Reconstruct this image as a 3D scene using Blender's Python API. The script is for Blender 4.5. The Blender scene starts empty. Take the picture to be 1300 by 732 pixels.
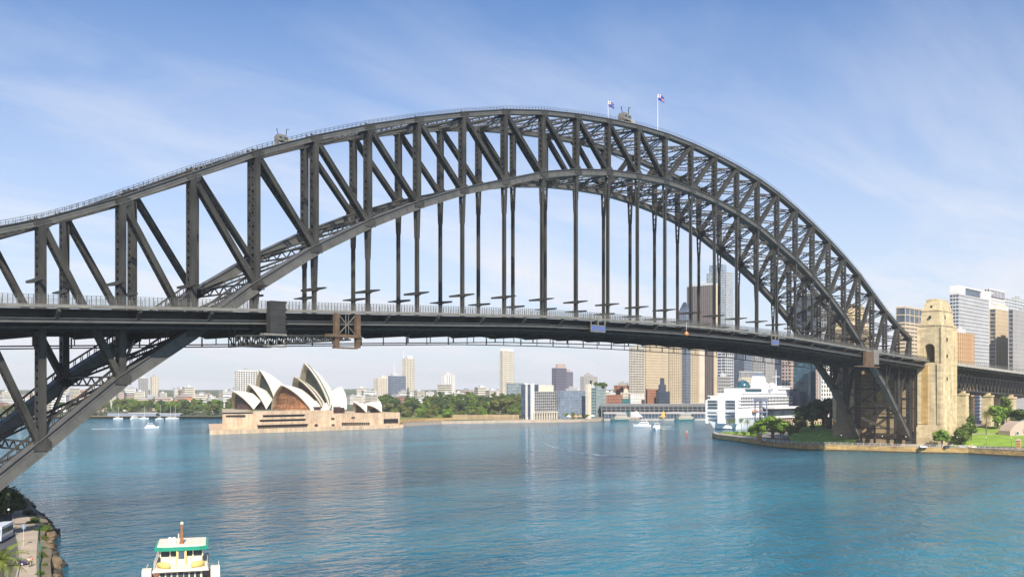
import bpy, math, random
from mathutils import Vector, Matrix, noise
random.seed(7)
R = math.radians
scn = bpy.context.scene
COL = scn.collection
# ------------------------------------------------------------------ camera
CX, CY, CZ, YAW, FP = -68.5, -233.5, 34.0, R(47.3), 1258.0 / 1300.0
HY = 496.0
cam_d = bpy.data.cameras.new('camera')
cam = bpy.data.objects.new('camera', cam_d)
COL.objects.link(cam)
cam.location = (CX, CY, CZ)
cam.rotation_euler = (R(90), 0, R(-90) + (R(90) - YAW))
cam_d.sensor_width = 36.0
cam_d.lens = 36.0 * FP
cam_d.shift_y = (HY - 366.0) / 1300.0
cam_d.clip_start = 1.0
cam_d.clip_end = 60000.0
scn.camera = cam
# ------------------------------------------------------------------ sun and sky
SUN_EL, SUN_AZ = R(39), R(36)          # azimuth measured from west towards north
to_sun = Vector((-math.sin(SUN_AZ) * math.cos(SUN_EL), -math.cos(SUN_AZ) * math.cos(SUN_EL), math.sin(SUN_EL)))
sun_d = bpy.data.lights.new('sun', 'SUN')
sun_d.energy = 5.0
sun_d.angle = R(0.53)
sun_d.color = (1.0, 0.93, 0.82)
sun = bpy.data.objects.new('sun', sun_d)
COL.objects.link(sun)
sun.rotation_euler = to_sun.to_track_quat('Z', 'Y').to_euler()
world = bpy.data.worlds.new('World')
scn.world = world
world.use_nodes = True
wn = world.node_tree.nodes
wl = world.node_tree.links
bg = wn['Background']
bg.inputs['Strength'].default_value = 0.105
sky = wn.new('ShaderNodeTexSky')
sky.sky_type = 'NISHITA'
sky.sun_disc = False
sky.sun_elevation = SUN_EL
sky.sun_rotation = math.atan2(to_sun.x, to_sun.y)
sky.altitude = 0
sky.air_density = 1.0
sky.dust_density = 0.6
sky.ozone_density = 1.6
tc = wn.new('ShaderNodeTexCoord')
sep = wn.new('ShaderNodeSeparateXYZ')
wl.new(tc.outputs['Generated'], sep.inputs[0])
def wmath(op, a, b=None, clamp=False):
    n = wn.new('ShaderNodeMath'); n.operation = op; n.use_clamp = clamp
    for k, v in enumerate((a, b)):
        if v is None: continue
        if isinstance(v, (int, float)): n.inputs[k].default_value = v
        else: wl.new(v, n.inputs[k])
    return n.outputs[0]
den = wmath('ADD', wmath('MAXIMUM', sep.outputs['Z'], 0.0), 0.16)
cmb = wn.new('ShaderNodeCombineXYZ')
wl.new(wmath('DIVIDE', sep.outputs['X'], den), cmb.inputs[0])
wl.new(wmath('DIVIDE', sep.outputs['Y'], den), cmb.inputs[1])
mp = wn.new('ShaderNodeMapping')
mp.inputs['Rotation'].default_value = (0, 0, R(35))
mp.inputs['Scale'].default_value = (0.7, 1.9, 1.0)
mp.inputs['Location'].default_value = (1.3, 2.2, 0)
wl.new(cmb.outputs[0], mp.inputs['Vector'])
nz = wn.new('ShaderNodeTexNoise')
nz.inputs['Scale'].default_value = 1.15
nz.inputs['Detail'].default_value = 7.0
nz.inputs['Roughness'].default_value = 0.62
nz.inputs['Distortion'].default_value = 0.5
wl.new(mp.outputs[0], nz.inputs['Vector'])
cr = wn.new('ShaderNodeValToRGB')
cr.color_ramp.elements[0].position = 0.44
cr.color_ramp.elements[1].position = 0.76
wl.new(nz.outputs['Fac'], cr.inputs[0])
# thin cloud cover, thicker towards the horizon
hz = wmath('SUBTRACT', 1.0, wmath('MULTIPLY', sep.outputs['Z'], 2.6), True)
cov = wmath('MULTIPLY', cr.outputs[0], wmath('ADD', wmath('MULTIPLY', hz, 0.6), 0.13), True)
cov = wmath('ADD', cov, wmath('MULTIPLY', wmath('POWER', hz, 1.15), 0.82), True)
mixn = wn.new('ShaderNodeMix')
mixn.data_type = 'RGBA'
wl.new(cov, mixn.inputs[0])
tint = wn.new('ShaderNodeMix'); tint.data_type = 'RGBA'; tint.blend_type = 'MULTIPLY'
tint.inputs[0].default_value = 1.0
wl.new(sky.outputs[0], tint.inputs[6])
tint.inputs[7].default_value = (0.50, 0.68, 0.90, 1)
wl.new(tint.outputs[2], mixn.inputs[6])
mixn.inputs[7].default_value = (5.75, 5.85, 6.3, 1)
wl.new(mixn.outputs[2], bg.inputs['Color'])
scn.view_settings.view_transform = 'Standard'
scn.view_settings.look = 'None'
scn.view_settings.exposure = 0.6
scn.view_settings.gamma = 1.0
scn.view_settings.use_curve_mapping = False

# ------------------------------------------------------------------ helpers
F = 1258.0
SY, CYW = math.sin(YAW), math.cos(YAW)
def at(px, d):
    """ground point on the sight line px at distance d along the view axis"""
    r = (px - 650.0) / F * d
    return CX + d * SY + r * CYW, CY + d * CYW - r * SY
def on_y(px, Y):
    t = (px - 650.0) / F
    dy = Y - CY
    dx = dy * (SY + t * CYW) / (CYW - t * SY)
    return CX + dx, dx * SY + dy * CYW
def on_x(px, X):
    t = (px - 650.0) / F
    dx = X - CX
    dy = dx * (CYW - t * SY) / (SY + t * CYW)
    return CY + dy, dx * SY + dy * CYW
def zat(py, d): return CZ + (HY - py) * d / F
def dwater(py, z=0.0): return F * (CZ - z) / (py - HY)
def depth(x, y): return (x - CX) * SY + (y - CY) * CYW

def tag(o, label=None, cat=None, group=None, kind=None):
    if label: o['label'] = label
    if cat: o['category'] = cat
    if group: o['group'] = group
    if kind: o['kind'] = kind
    return o
def thing(name, label, cat, loc=(0, 0, 0), rz=0.0, group=None):
    o = bpy.data.objects.new(name, None)
    o.empty_display_size = 1.0
    COL.objects.link(o)
    o.location = loc
    o.rotation_euler = (0, 0, rz)
    return tag(o, label, cat, group)
def copy_tree(o, parent=None):
    c = o.copy()
    COL.objects.link(c)
    if parent: c.parent = parent
    for ch in o.children: copy_tree(ch, c)
    return c

class MB:
    def __init__(s): s.v = []; s.f = []; s.smooth = False
    def poly(s, pts, faces):
        b = len(s.v)
        s.v += [tuple(p) for p in pts]
        s.f += [tuple(b + i for i in f) for f in faces]
        return s
    def axes(s, o, a, b, c):
        o, a, b, c = Vector(o), Vector(a), Vector(b), Vector(c)
        p = [o + i * a + j * b + k * c for k in (-1, 1) for j in (-1, 1) for i in (-1, 1)]
        return s.poly(p, ((0, 2, 3, 1), (4, 5, 7, 6), (0, 1, 5, 4), (2, 6, 7, 3), (0, 4, 6, 2), (1, 3, 7, 5)))
    def box(s, x0, x1, y0, y1, z0, z1):
        return s.axes(((x0 + x1) / 2, (y0 + y1) / 2, (z0 + z1) / 2), (abs(x1 - x0) / 2, 0, 0), (0, abs(y1 - y0) / 2, 0), (0, 0, abs(z1 - z0) / 2))
    def beam(s, p0, p1, w, h, side=(0, 1, 0)):
        p0, p1 = Vector(p0), Vector(p1)
        a = p1 - p0
        L = a.length
        if L < 1e-6: return s
        a /= L
        sd = Vector(side)
        sd = sd - a * sd.dot(a)
        if sd.length < 1e-4:
            sd = Vector((1, 0, 0)); sd = sd - a * sd.dot(a)
        sd.normalize()
        up = a.cross(sd)
        return s.axes((p0 + p1) / 2, a * L / 2, sd * w / 2, up * h / 2)
    def tube(s, p0, p1, r0, r1=None, n=8, caps=True):
        p0, p1 = Vector(p0), Vector(p1)
        r1 = r0 if r1 is None else r1
        a = (p1 - p0).normalized()
        u = a.orthogonal().normalized(); w = a.cross(u)
        pts = []
        for p, r in ((p0, r0), (p1, r1)):
            for k in range(n):
                t = 2 * math.pi * k / n
                pts.append(p + (u * math.cos(t) + w * math.sin(t)) * r)
        fs = [(k, (k + 1) % n, n + (k + 1) % n, n + k) for k in range(n)]
        if caps: fs += [tuple(range(n - 1, -1, -1)), tuple(range(n, 2 * n))]
        return s.poly(pts, fs)
    def prism(s, pts2, z0, z1, top=None):
        """pts2 counter-clockwise outline; optional different top outline"""
        n = len(pts2); top = top or pts2
        p = [(x, y, z0) for x, y in pts2] + [(x, y, z1) for x, y in top]
        fs = [(k, (k + 1) % n, n + (k + 1) % n, n + k) for k in range(n)]
        fs += [tuple(range(n - 1, -1, -1)), tuple(range(n, 2 * n))]
        return s.poly(p, fs)
    def profile(s, pts, ax_u, ax_v, o, ext):
        """extrude a closed 2-D outline (u,v) along vector ext"""
        o, U, V, E = Vector(o), Vector(ax_u), Vector(ax_v), Vector(ext)
        n = len(pts)
        p = [o + U * a + V * b for a, b in pts] + [o + U * a + V * b + E for a, b in pts]
        fs = [(k, (k + 1) % n, n + (k + 1) % n, n + k) for k in range(n)]
        fs += [tuple(range(n - 1, -1, -1)), tuple(range(n, 2 * n))]
        return s.poly(p, fs)
    def lathe(s, prof, n=12, o=(0, 0, 0)):
        pts = []; m = len(prof)
        for r, z in prof:
            for k in range(n):
                t = 2 * math.pi * k / n
                pts.append((o[0] + r * math.cos(t), o[1] + r * math.sin(t), o[2] + z))
        fs = []
        for j in range(m - 1):
            for k in range(n):
                fs.append((j * n + k, j * n + (k + 1) % n, (j + 1) * n + (k + 1) % n, (j + 1) * n + k))
        fs.append(tuple(range(n - 1, -1, -1))); fs.append(tuple((m - 1) * n + k for k in range(n)))
        return s.poly(pts, fs)
    def build(s, name, mat, parent=None, smooth=None, loc=None):
        me = bpy.data.meshes.new(name)
        me.from_pydata(s.v, [], s.f)
        me.update()
        if smooth or s.smooth:
            me.polygons.foreach_set('use_smooth', [True] * len(me.polygons))
        o = bpy.data.objects.new(name, me)
        if mat is not None: me.materials.append(mat)
        COL.objects.link(o)
        if parent: o.parent = parent
        if loc: o.location = loc
        return o

# ------------------------------------------------------------------ materials
def pmat(name, col, rough=0.6, metal=0.0, var=0.12, scale=0.5, detail=4, bump=0.0, bscale=None, streak=None, spec=0.4, wave=None):
    m = bpy.data.materials.new(name)
    m.use_nodes = True
    n = m.node_tree.nodes; l = m.node_tree.links
    b = n['Principled BSDF']
    b.inputs['Roughness'].default_value = rough
    b.inputs['Metallic'].default_value = metal
    b.inputs['Specular IOR Level'].default_value = spec
    t = n.new('ShaderNodeTexCoord')
    src = t.outputs['Object']
    if streak:
        mpn = n.new('ShaderNodeMapping'); mpn.inputs['Scale'].default_value = streak
        l.new(src, mpn.inputs[0]); src2 = mpn.outputs[0]
    else: src2 = src
    nn = n.new('ShaderNodeTexNoise')
    nn.inputs['Scale'].default_value = scale; nn.inputs['Detail'].default_value = detail
    nn.inputs['Roughness'].default_value = 0.6
    l.new(src2, nn.inputs['Vector'])
    r = n.new('ShaderNodeValToRGB')
    r.color_ramp.elements[0].position = 0.3; r.color_ramp.elements[1].position = 0.7
    lo = [max(0, c * (1 - var)) for c in col]; hi = [min(1, c * (1 + var)) for c in col]
    r.color_ramp.elements[0].color = (*lo, 1); r.color_ramp.elements[1].color = (*hi, 1)
    l.new(nn.outputs['Fac'], r.inputs[0])
    l.new(r.outputs[0], b.inputs['Base Color'])
    if bump:
        bn = n.new('ShaderNodeTexNoise'); bn.inputs['Scale'].default_value = bscale or scale * 4
        bn.inputs['Detail'].default_value = 5
        l.new(src, bn.inputs['Vector'])
        bp = n.new('ShaderNodeBump'); bp.inputs['Strength'].default_value = bump
        bp.inputs['Distance'].default_value = 0.2
        l.new(bn.outputs['Fac'], bp.inputs['Height']); l.new(bp.outputs[0], b.inputs['Normal'])
    return m
M = {}
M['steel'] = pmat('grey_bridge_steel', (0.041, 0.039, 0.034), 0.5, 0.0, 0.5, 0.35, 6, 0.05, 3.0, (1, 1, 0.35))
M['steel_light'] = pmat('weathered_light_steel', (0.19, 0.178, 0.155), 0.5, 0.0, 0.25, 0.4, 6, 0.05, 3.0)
M['steel_chord'] = pmat('sunlit_chord_plate', (0.097, 0.095, 0.087), 0.45, 0.0, 0.22, 0.3, 6, 0.05, 3.0)  # lighter copy of the bridge steel, sun on the chords put into the colour
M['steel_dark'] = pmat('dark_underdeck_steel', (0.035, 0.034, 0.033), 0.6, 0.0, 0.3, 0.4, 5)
M['asphalt'] = pmat('asphalt', (0.055, 0.055, 0.055), 0.85, 0, 0.2, 0.6, 5)
M['concrete'] = pmat('concrete', (0.36, 0.34, 0.31), 0.8, 0, 0.15, 0.3, 5, 0.1)
M['rust'] = pmat('rusty_scaffold_boards', (0.12, 0.075, 0.045), 0.8, 0, 0.35, 0.8, 5)
M['white_paint'] = pmat('white_paint', (0.78, 0.77, 0.74), 0.4, 0, 0.05, 0.6, 3)
M['blue_sign'] = pmat('blue_sign_sheet', (0.09, 0.13, 0.30), 0.5, 0, 0.1, 1.0, 3)

def stone_mat(name, col, bw, bh, var=0.16, mort=0.02):
    """ashlar blocks, laid by world-aligned object coordinates"""
    m = bpy.data.materials.new(name); m.use_nodes = True
    n = m.node_tree.nodes; l = m.node_tree.links
    b = n['Principled BSDF']; b.inputs['Roughness'].default_value = 0.85; b.inputs['Specular IOR Level'].default_value = 0.2
    t = n.new('ShaderNodeTexCoord'); s = n.new('ShaderNodeSeparateXYZ'); l.new(t.outputs['Object'], s.inputs[0])
    ad = n.new('ShaderNodeMath'); ad.operation = 'ADD'; l.new(s.outputs[0], ad.inputs[0]); l.new(s.outputs[1], ad.inputs[1])
    c = n.new('ShaderNodeCombineXYZ'); l.new(ad.outputs[0], c.inputs[0]); l.new(s.outputs[2], c.inputs[1])
    br = n.new('ShaderNodeTexBrick'); br.inputs['Scale'].default_value = 1.0
    br.inputs['Brick Width'].default_value = bw; br.inputs['Row Height'].default_value = bh
    br.inputs['Mortar Size'].default_value = mort; br.inputs['Mortar Smooth'].default_value = 0.3
    br.inputs['Color1'].default_value = (*[x * (1 - var) for x in col], 1)
    br.inputs['Color2'].default_value = (*[min(1, x * (1 + var)) for x in col], 1)
    br.inputs['Mortar'].default_value = (*[x * 0.72 for x in col], 1)
    l.new(c.outputs[0], br.inputs['Vector'])
    nn = n.new('ShaderNodeTexNoise'); nn.inputs['Scale'].default_value = 0.16; nn.inputs['Detail'].default_value = 7; nn.inputs['Roughness'].default_value = 0.65
    smp = n.new('ShaderNodeMapping'); smp.inputs['Scale'].default_value = (1.6, 1.6, 0.3); l.new(t.outputs['Object'], smp.inputs[0]); l.new(smp.outputs[0], nn.inputs['Vector'])
    r = n.new('ShaderNodeValToRGB'); r.color_ramp.elements[0].position = .3; r.color_ramp.elements[1].position = .7
    r.color_ramp.elements[0].color = (.62, .59, .55, 1); r.color_ramp.elements[1].color = (1.1, 1.07, 1.0, 1)
    l.new(nn.outputs['Fac'], r.inputs[0])
    mx = n.new('ShaderNodeMix'); mx.data_type = 'RGBA'; mx.blend_type = 'MULTIPLY'; mx.inputs[0].default_value = 1
    l.new(br.outputs['Color'], mx.inputs[6]); l.new(r.outputs[0], mx.inputs[7])
    l.new(mx.outputs[2], b.inputs['Base Color'])
    bp = n.new('ShaderNodeBump'); bp.inputs['Strength'].default_value = 0.25; bp.inputs['Distance'].default_value = 0.1
    l.new(br.outputs['Fac'], bp.inputs['Height']); bp.invert = True
    l.new(bp.outputs[0], b.inputs['Normal'])
    return m
M['granite'] = stone_mat('pale_granite_blocks', (0.62, 0.515, 0.335), 3.0, 1.5)
M['granite_warm'] = stone_mat('warm_granite_blocks', (0.56, 0.375, 0.16), 3.0, 1.5)
M['sandstone'] = stone_mat('sandstone_seawall_blocks', (0.48, 0.33, 0.15), 2.2, 0.8, 0.25)
M['shade_granite'] = stone_mat('granite_darkened_for_shade', (0.27, 0.225, 0.16), 3.0, 1.5)  # east pylon granite darkened, the deck's shade put into its colour
M['stone_dark'] = stone_mat('abutment_stone', (0.36, 0.28, 0.18), 3.0, 1.5)

# ------------------------------------------------------------------ water
def water_mat():
    m = bpy.data.materials.new('harbour_water'); m.use_nodes = True
    n = m.node_tree.nodes; l = m.node_tree.links
    b = n['Principled BSDF']
    b.inputs['IOR'].default_value = 1.33
    b.inputs['Roughness'].default_value = 0.08
    b.inputs['Specular IOR Level'].default_value = 0.34
    b.subsurface_method = 'BURLEY'
    b.inputs['Subsurface Weight'].default_value = 1.0
    b.inputs['Subsurface Radius'].default_value = (1.0, 1.0, 1.0)
    b.inputs['Subsurface Scale'].default_value = 260.0
    t = n.new('ShaderNodeTexCoord')
    def noi(scale, detail, sc, rot=0, rough=0.55, dist=0.0):
        mpn = n.new('ShaderNodeMapping'); mpn.inputs['Scale'].default_value = sc; mpn.inputs['Rotation'].default_value = (0, 0, rot)
        l.new(t.outputs['Object'], mpn.inputs[0])
        nn = n.new('ShaderNodeTexNoise'); nn.inputs['Scale'].default_value = scale; nn.inputs['Detail'].default_value = detail
        nn.inputs['Roughness'].default_value = rough; nn.inputs['Distortion'].default_value = dist
        l.new(mpn.outputs[0], nn.inputs['Vector'])
        return nn.outputs['Fac']
    # wind lanes: slow change of the water's own colour and of roughness
    big = noi(0.006, 4, (1.0, 2.4, 1), R(42), 0.55, 0.6)
    r = n.new('ShaderNodeValToRGB')
    r.color_ramp.elements[0].position = 0.40; r.color_ramp.elements[1].position = 0.60
    r.color_ramp.elements[0].color = (0.007, 0.112, 0.185, 1); r.color_ramp.elements[1].color = (0.022, 0.200, 0.285, 1)
    l.new(big, r.inputs[0]); l.new(r.outputs[0], b.inputs['Base Color'])
    w1 = noi(0.19, 3, (1.0, 1.35, 1), R(30), 0.55, 0.6)
    w2 = noi(0.9, 4, (1.0, 1.5, 1), R(62), 0.6, 0.2)
    w3 = noi(0.05, 5, (1.0, 1.8, 1), R(40), 0.62, 0.4)
    prev = None
    for h, st, di in ((w3, 1.0, 3.6), (w1, 1.0, 2.1), (w2, 1.0, 0.14)):
        bp = n.new('ShaderNodeBump'); bp.inputs['Strength'].default_value = st; bp.inputs['Distance'].default_value = di
        l.new(h, bp.inputs['Height'])
        if prev: l.new(prev, bp.inputs['Normal'])
        prev = bp.outputs[0]
    l.new(prev, b.inputs['Normal'])
    return m
M['water'] = water_mat()
w = MB(); w.poly([(-30000, -30000, 0), (30000, -30000, 0), (30000, 30000, 0), (-30000, 30000, 0)], [(0, 1, 2, 3)])
tag(w.build('water', M['water']), kind='structure')

# ------------------------------------------------------------------ the arch bridge
PAN = 17.96
OFF = [0, 1.2, 1.0, 0.6, 0.4, 0.5, 0.8, 1.3, 2.0, 2.9, 3.5, 3.7, 4.0, 4.4, 4.8, 5.3, 5.5, 5.6, 5.5, 5.6, 5.6, 5.2, 4.8, 4.4, 4.0, 3.6, 2.9, 2.3, 1.8]
ZTs = [64.0, 70.2, 77.4, 85.7, 94.3, 101.5, 108.0, 113.8, 119.1, 123.8, 127.4, 129.9, 131.8, 133.1, 133.6]
ZLs = [7.0, 22.0, 36.3, 47.8, 60.5, 71.6, 80.8, 88.7, 95.5, 101.0, 106.6, 110.4, 113.1, 114.7, 115.5]
XS = [i * PAN + OFF[i] for i in range(29)]
ZT = [ZTs[min(i, 28 - i)] for i in range(29)]
ZL = [ZLs[min(i, 28 - i)] for i in range(29)]
XM = XS[14]
def deck_z(x):
    u = (x - XM) / 252.0
    au = abs(u)
    if au < 1: return 59.1 - 7.9 * (1 - (1 - au) ** 1.0) * au ** 0.55
    return 51.2 - 2.2 * (au - 1) * 2.5
def deck_z(x):
    u = abs(x - XM)
    if u <= 90: return 59.2 - 2.4 * (u / 90) ** 2 * 0.5
    return 58.0 - (u - 90) * 0.0415
TY = 15.0
bridge = thing('arch_bridge', 'huge grey steel arch bridge with riveted truss and hanging deck across the harbour', 'bridge')

def lattice_member(mb, p0, p1, tx, ty, pitch=1.7, bar=0.30, solid_ends=2.0):
    """built-up member: two solid side webs facing across the bridge, laced on the other two faces"""
    p0, p1 = Vector(p0), Vector(p1)
    a = p1 - p0; L = a.length; a /= L
    Y = Vector((0, 1, 0)); nrm = a.cross(Y)
    mid = (p0 + p1) / 2
    for s in (-1, 1):
        mb.axes(mid + Y * s * (ty / 2 - 0.09), a * L / 2, Y * 0.09, nrm * tx / 2)          # web plate
        for q in (-1, 1):                                                                # corner angles
            mb.axes(mid + Y * s * (ty / 2 - 0.22) + nrm * q * (tx / 2 + 0.04), a * L / 2, Y * 0.22, nrm * 0.05)
            mb.axes(mid + Y * s * (ty / 2 + 0.05) + nrm * q * (tx / 2 - 0.16), a * L / 2, Y * 0.05, nrm * 0.15)
    n = max(2, int((L - 2 * solid_ends) / pitch))
    st = (L - 2 * solid_ends) / n
    for q in (-1, 1):
        o = nrm * q * (tx / 2 + 0.02)
        for e in (0, 1):
            c = p0 + a * (solid_ends / 2 if e == 0 else L - solid_ends / 2)
            mb.axes(c + o, a * solid_ends / 2, Y * (ty / 2 - 0.1), nrm * 0.03)
        for k in range(n):
            s0 = solid_ends + k * st
            q0 = p0 + a * s0 + o; q1 = p0 + a * (s0 + st) + o
            mb.beam(q0 - Y * (ty / 2 - .2), q1 + Y * (ty / 2 - .2), bar, 0.06, a)
            mb.beam(q0 + Y * (ty / 2 - .2), q1 - Y * (ty / 2 - .2), bar, 0.09, a)
        for m_ in range(1, 4):
            c = p0 + a * L * m_ / 4
            if L > 24: mb.axes(c + o * 1.01, a * 0.5, Y * (ty / 2 - 0.1), nrm * 0.06)
for s in (-1, 1):
    Y0 = s * TY
    # top chord with its flanges and climbing walkway
    tcm = MB(); rail = MB()
    for i in range(28):
        p0 = Vector((XS[i], Y0, ZT[i])); p1 = Vector((XS[i + 1], Y0, ZT[i + 1]))
        a = (p1 - p0).normalized(); n = Vector((0, 1, 0)).cross(a) * -1
        if n.z < 0: n = -n
        e0, e1 = p0 - a * 0.12, p1 + a * 0.12
        tcm.beam(e0, e1, 2.0, 1.35)
        tcm.beam(e0 + n * 0.72, e1 + n * 0.72, 2.7, 0.14)
        tcm.beam(e0 - n * 0.72, e1 - n * 0.72, 2.6, 0.14)
        for q in (-1, 1): tcm.beam(e0 + Vector((0, q * 1.03, 0)), e1 + Vector((0, q * 1.03, 0)), 0.08, 0.3)
        m = int((p1 - p0).length / 1.5)
        for q in (-1, 1):
            oy = Vector((0, q * 1.25, 0))
            for k in range(m):
                b = p0 + (p1 - p0) * (k / m) + n * 0.78 + oy
                rail.beam(b, b + Vector((0, 0, 1.05)), 0.06, 0.06)
            for h in (0.55, 1.05):
                rail.beam(p0 + n * 0.78 + oy + Vector((0, 0, h)), p1 + n * 0.78 + oy + Vector((0, 0, h)), 0.05, 0.05)
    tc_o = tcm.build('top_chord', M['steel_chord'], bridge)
    rail.build('chord_handrail', M['steel'], tc_o)
    bcm = MB()
    for i in range(28):
        p0 = Vector((XS[i], Y0, ZL[i])); p1 = Vector((XS[i + 1], Y0, ZL[i + 1]))
        a = (p1 - p0).normalized(); n = Vector((0, 1, 0)).cross(a) * -1
        if n.z < 0: n = -n
        u = abs(i - 13.5) / 13.5
        h = 1.9 + 1.0 * u ** 1.3
        e0, e1 = p0 - a * 0.15, p1 + a * 0.15
        bcm.beam(e0, e1, 1.9, h - 0.15)
        bcm.beam(e0 + n * h / 2, e1 + n * h / 2, 2.8, 0.16)
        bcm.beam(e0 - n * h / 2, e1 - n * h / 2, 2.7, 0.16)
        for q in (-1, 1): bcm.beam(e0 + Vector((0, q * .99, 0)) + n * h * .22, e1 + Vector((0, q * .99, 0)) + n * h * .22, 0.09, 0.4)
        m = 6
        for k in range(m):
            c = p0 + (p1 - p0) * ((k + .5) / m)
            for q in (-1, 1): bcm.beam(c + Vector((0, q * 1.0, 0)) - n * h * .48, c + Vector((0, q * 1.0, 0)) + n * h * .48, 0.14, 0.14)
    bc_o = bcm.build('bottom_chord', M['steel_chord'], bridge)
    # railed inspection stair along the steep ends of the lower chord
    for rng in (range(0, 4), range(24, 28)):
        st = MB()
        for i in rng:
            p0 = Vector((XS[i], Y0 + 2.2, ZL[i] + 1.6)); p1 = Vector((XS[i + 1], Y0 + 2.2, ZL[i + 1] + 1.6))
            st.beam(p0, p1, 1.0, 0.25)
            for q in (-.5, .5):
                st.beam(p0 + Vector((0, q, 1.7)), p1 + Vector((0, q, 1.7)), .22, .22)
                for k in range(10):
                    b = p0 + (p1 - p0) * (k / 10) + Vector((0, q, 0)); st.beam(b, b + Vector((0, 0, 1.7)), .16, .16)
            st.beam(p0 - Vector((0, 2.2, .3)), p0, .3, .3)
        st.build('inspection_stair', M['steel'], bc_o)
    for i in range(29):
        u = abs(i - 14) / 14
        tx, ty = 1.25 + 0.2 * u, 1.9 + 0.45 * u
        lo = ZL[i] + 0.6; hi = ZT[i] - 0.6
        mb = MB(); lattice_member(mb, (XS[i], Y0, lo), (XS[i], Y0, hi), tx, ty)
        # gusset plates where the post meets the chords
        for zz, hh in ((ZL[i], 2.1), (ZT[i], 1.5)):
            for q in (-1, 1):
                mb.profile([(-1.9, -hh * .4), (1.9, -hh * .4), (1.9, hh * .5), (.9, hh), (-.9, hh), (-1.9, hh * .5)] if zz == ZL[i] else
                           [(-1.9, hh * .4), (-1.9, -hh * .5), (-.9, -hh), (.9, -hh), (1.9, -hh * .5), (1.9, hh * .4)],
                           (1, 0, 0), (0, 0, 1), (XS[i], Y0 + q * 1.13 - .04, zz), (0, .08, 0))
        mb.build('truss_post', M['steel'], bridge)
    for i in range(28):
        mb = MB()
        if i < 14: q0, q1 = (XS[i], Y0, ZT[i]), (XS[i + 1], Y0, ZL[i + 1])
        else: q0, q1 = (XS[i], Y0, ZL[i]), (XS[i + 1], Y0, ZT[i + 1])
        v = (Vector(q1) - Vector(q0)).normalized()
        lattice_member(mb, Vector(q0) + v * 1.2, Vector(q1) - v * 1.2, 1.2, 1.75, 1.5, 0.3)
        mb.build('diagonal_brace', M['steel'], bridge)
    for i in range(4, 25):
        x = XS[i]; zd = deck_z(x) - 1.0; zt = ZL[i] - 0.9
        if zt - zd < 3: continue
        mb = MB()
        zf = max(zd + 3, zt - 9)
        for q in (-1, 1):                                     # forked upper length
            mb.beam((x, Y0 + q * .85, zt), (x, Y0 + q * .45, zf), 0.16, 1.25, (0, 1, 0))
        k = 0
        for q in range(int((zt - zf) / 2.2)):
            mb.beam((x, Y0 - .8, zt - 1.1 - q * 2.2), (x, Y0 + .8, zt - 1.1 - q * 2.2), .12, .5)
        mb.beam((x, Y0, zf + .3), (x, Y0, zd), 0.95, 0.14, (0, 1, 0))
        for q in (-1, 1): mb.beam((x, Y0 + q * .45, zf + .3), (x, Y0 + q * .45, zd), 0.12, 0.95, (0, 1, 0))
        h = mb.build('hanger', M['steel'], bridge)
        # tapered bracket arm carrying a flood light, across the hanger above the traffic
        ar = MB(); z = deck_z(x) + 6.2
        ar.profile([(-5.0, 0.05), (0, -0.35), (5.6, -0.15), (5.6, 0.35), (0, 0.55), (-5.0, 0.35)], (0, -s, 0), (0, 0, 1), (x - .35, Y0, z), (.7, 0, 0))
        ar.box(x - .75, x + .75, Y0 - .8, Y0 + .8, z - .4, z + .45)
        a_o = ar.build('bracket_arm', M['steel'], h)
    for i in list(range(1, 4)) + list(range(25, 28)):
        x = XS[i]; z = deck_z(x) + 5.6
        ar = MB()
        ar.profile([(-4.0, 0.05), (0, -0.35), (4.6, -0.15), (4.6, 0.35), (0, 0.55), (-4.0, 0.35)], (0, -s, 0), (0, 0, 1), (x - .35 - 1.0, Y0, z), (.6, 0, 0))
        ar.build('bracket_arm', M['steel'], bridge)

# lateral bracing between the two trusses
def lat_strut(mb, x, z, dep, w=0.7):
    y0, y1 = -TY + 1.0, TY - 1.0
    mb.beam((x, y0, z + dep / 2), (x, y1, z + dep / 2), w, .35, (1, 0, 0))
    mb.beam((x, y0, z - dep / 2), (x, y1, z - dep / 2), w, .35, (1, 0, 0))
    n = 12
    for k in range(n):
        a = y0 + (y1 - y0) * k / n; b = y0 + (y1 - y0) * (k + 1) / n
        s = 1 if k % 2 else -1
        mb.beam((x, a, z - s * dep / 2), (x, b, z + s * dep / 2), .3, .22, (1, 0, 0))
    for s in (-1, 1):       # deep end brackets
        mb.profile([(0, 0), (3.2, 0), (0, -2.2)], (0, -s, 0), (0, 0, 1), (x - .2, s * (TY - 1.0), z + dep / 2), (.4, 0, 0))
for i in range(29):
    mb = MB(); lat_strut(mb, XS[i], ZT[i] - 0.3, 1.6); mb.build('top_strut', M['steel'], bridge)
    if ZL[i] > deck_z(XS[i]) + 2 or ZL[i] < 46:
        mb = MB(); lat_strut(mb, XS[i], ZL[i], 1.9); mb.build('bottom_strut', M['steel'], bridge)
def lat_brace(Z, name, dz, w):
    for i in range(28):
        mb = MB()
        xm = (XS[i] + XS[i + 1]) / 2; zm = (Z[i] + Z[i + 1]) / 2 + dz
        for s in (-1, 1):
            for sx, j in ((XS[i], i), (XS[i + 1], i + 1)):
                mb.beam((sx, s * (TY - 1.1), Z[j] + dz), (xm, 0, zm), .5, w, (0, 0, 1))
                mb.beam((sx, s * (TY - 1.1), Z[j] + dz - 1.0), (xm, 0, zm - 1.0), .5, w * .7, (0, 0, 1))
                for k in range(1, 8):
                    t = k / 8
                    pa = Vector((sx, s * (TY - 1.1), Z[j] + dz)).lerp(Vector((xm, 0, zm)), t)
                    mb.beam(pa, pa - Vector((0, 0, 1.0)), .16, .16)
        mb.build(name, M['steel'], bridge)
lat_brace(ZT, 'top_lateral_brace', -0.2, .35)
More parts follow.
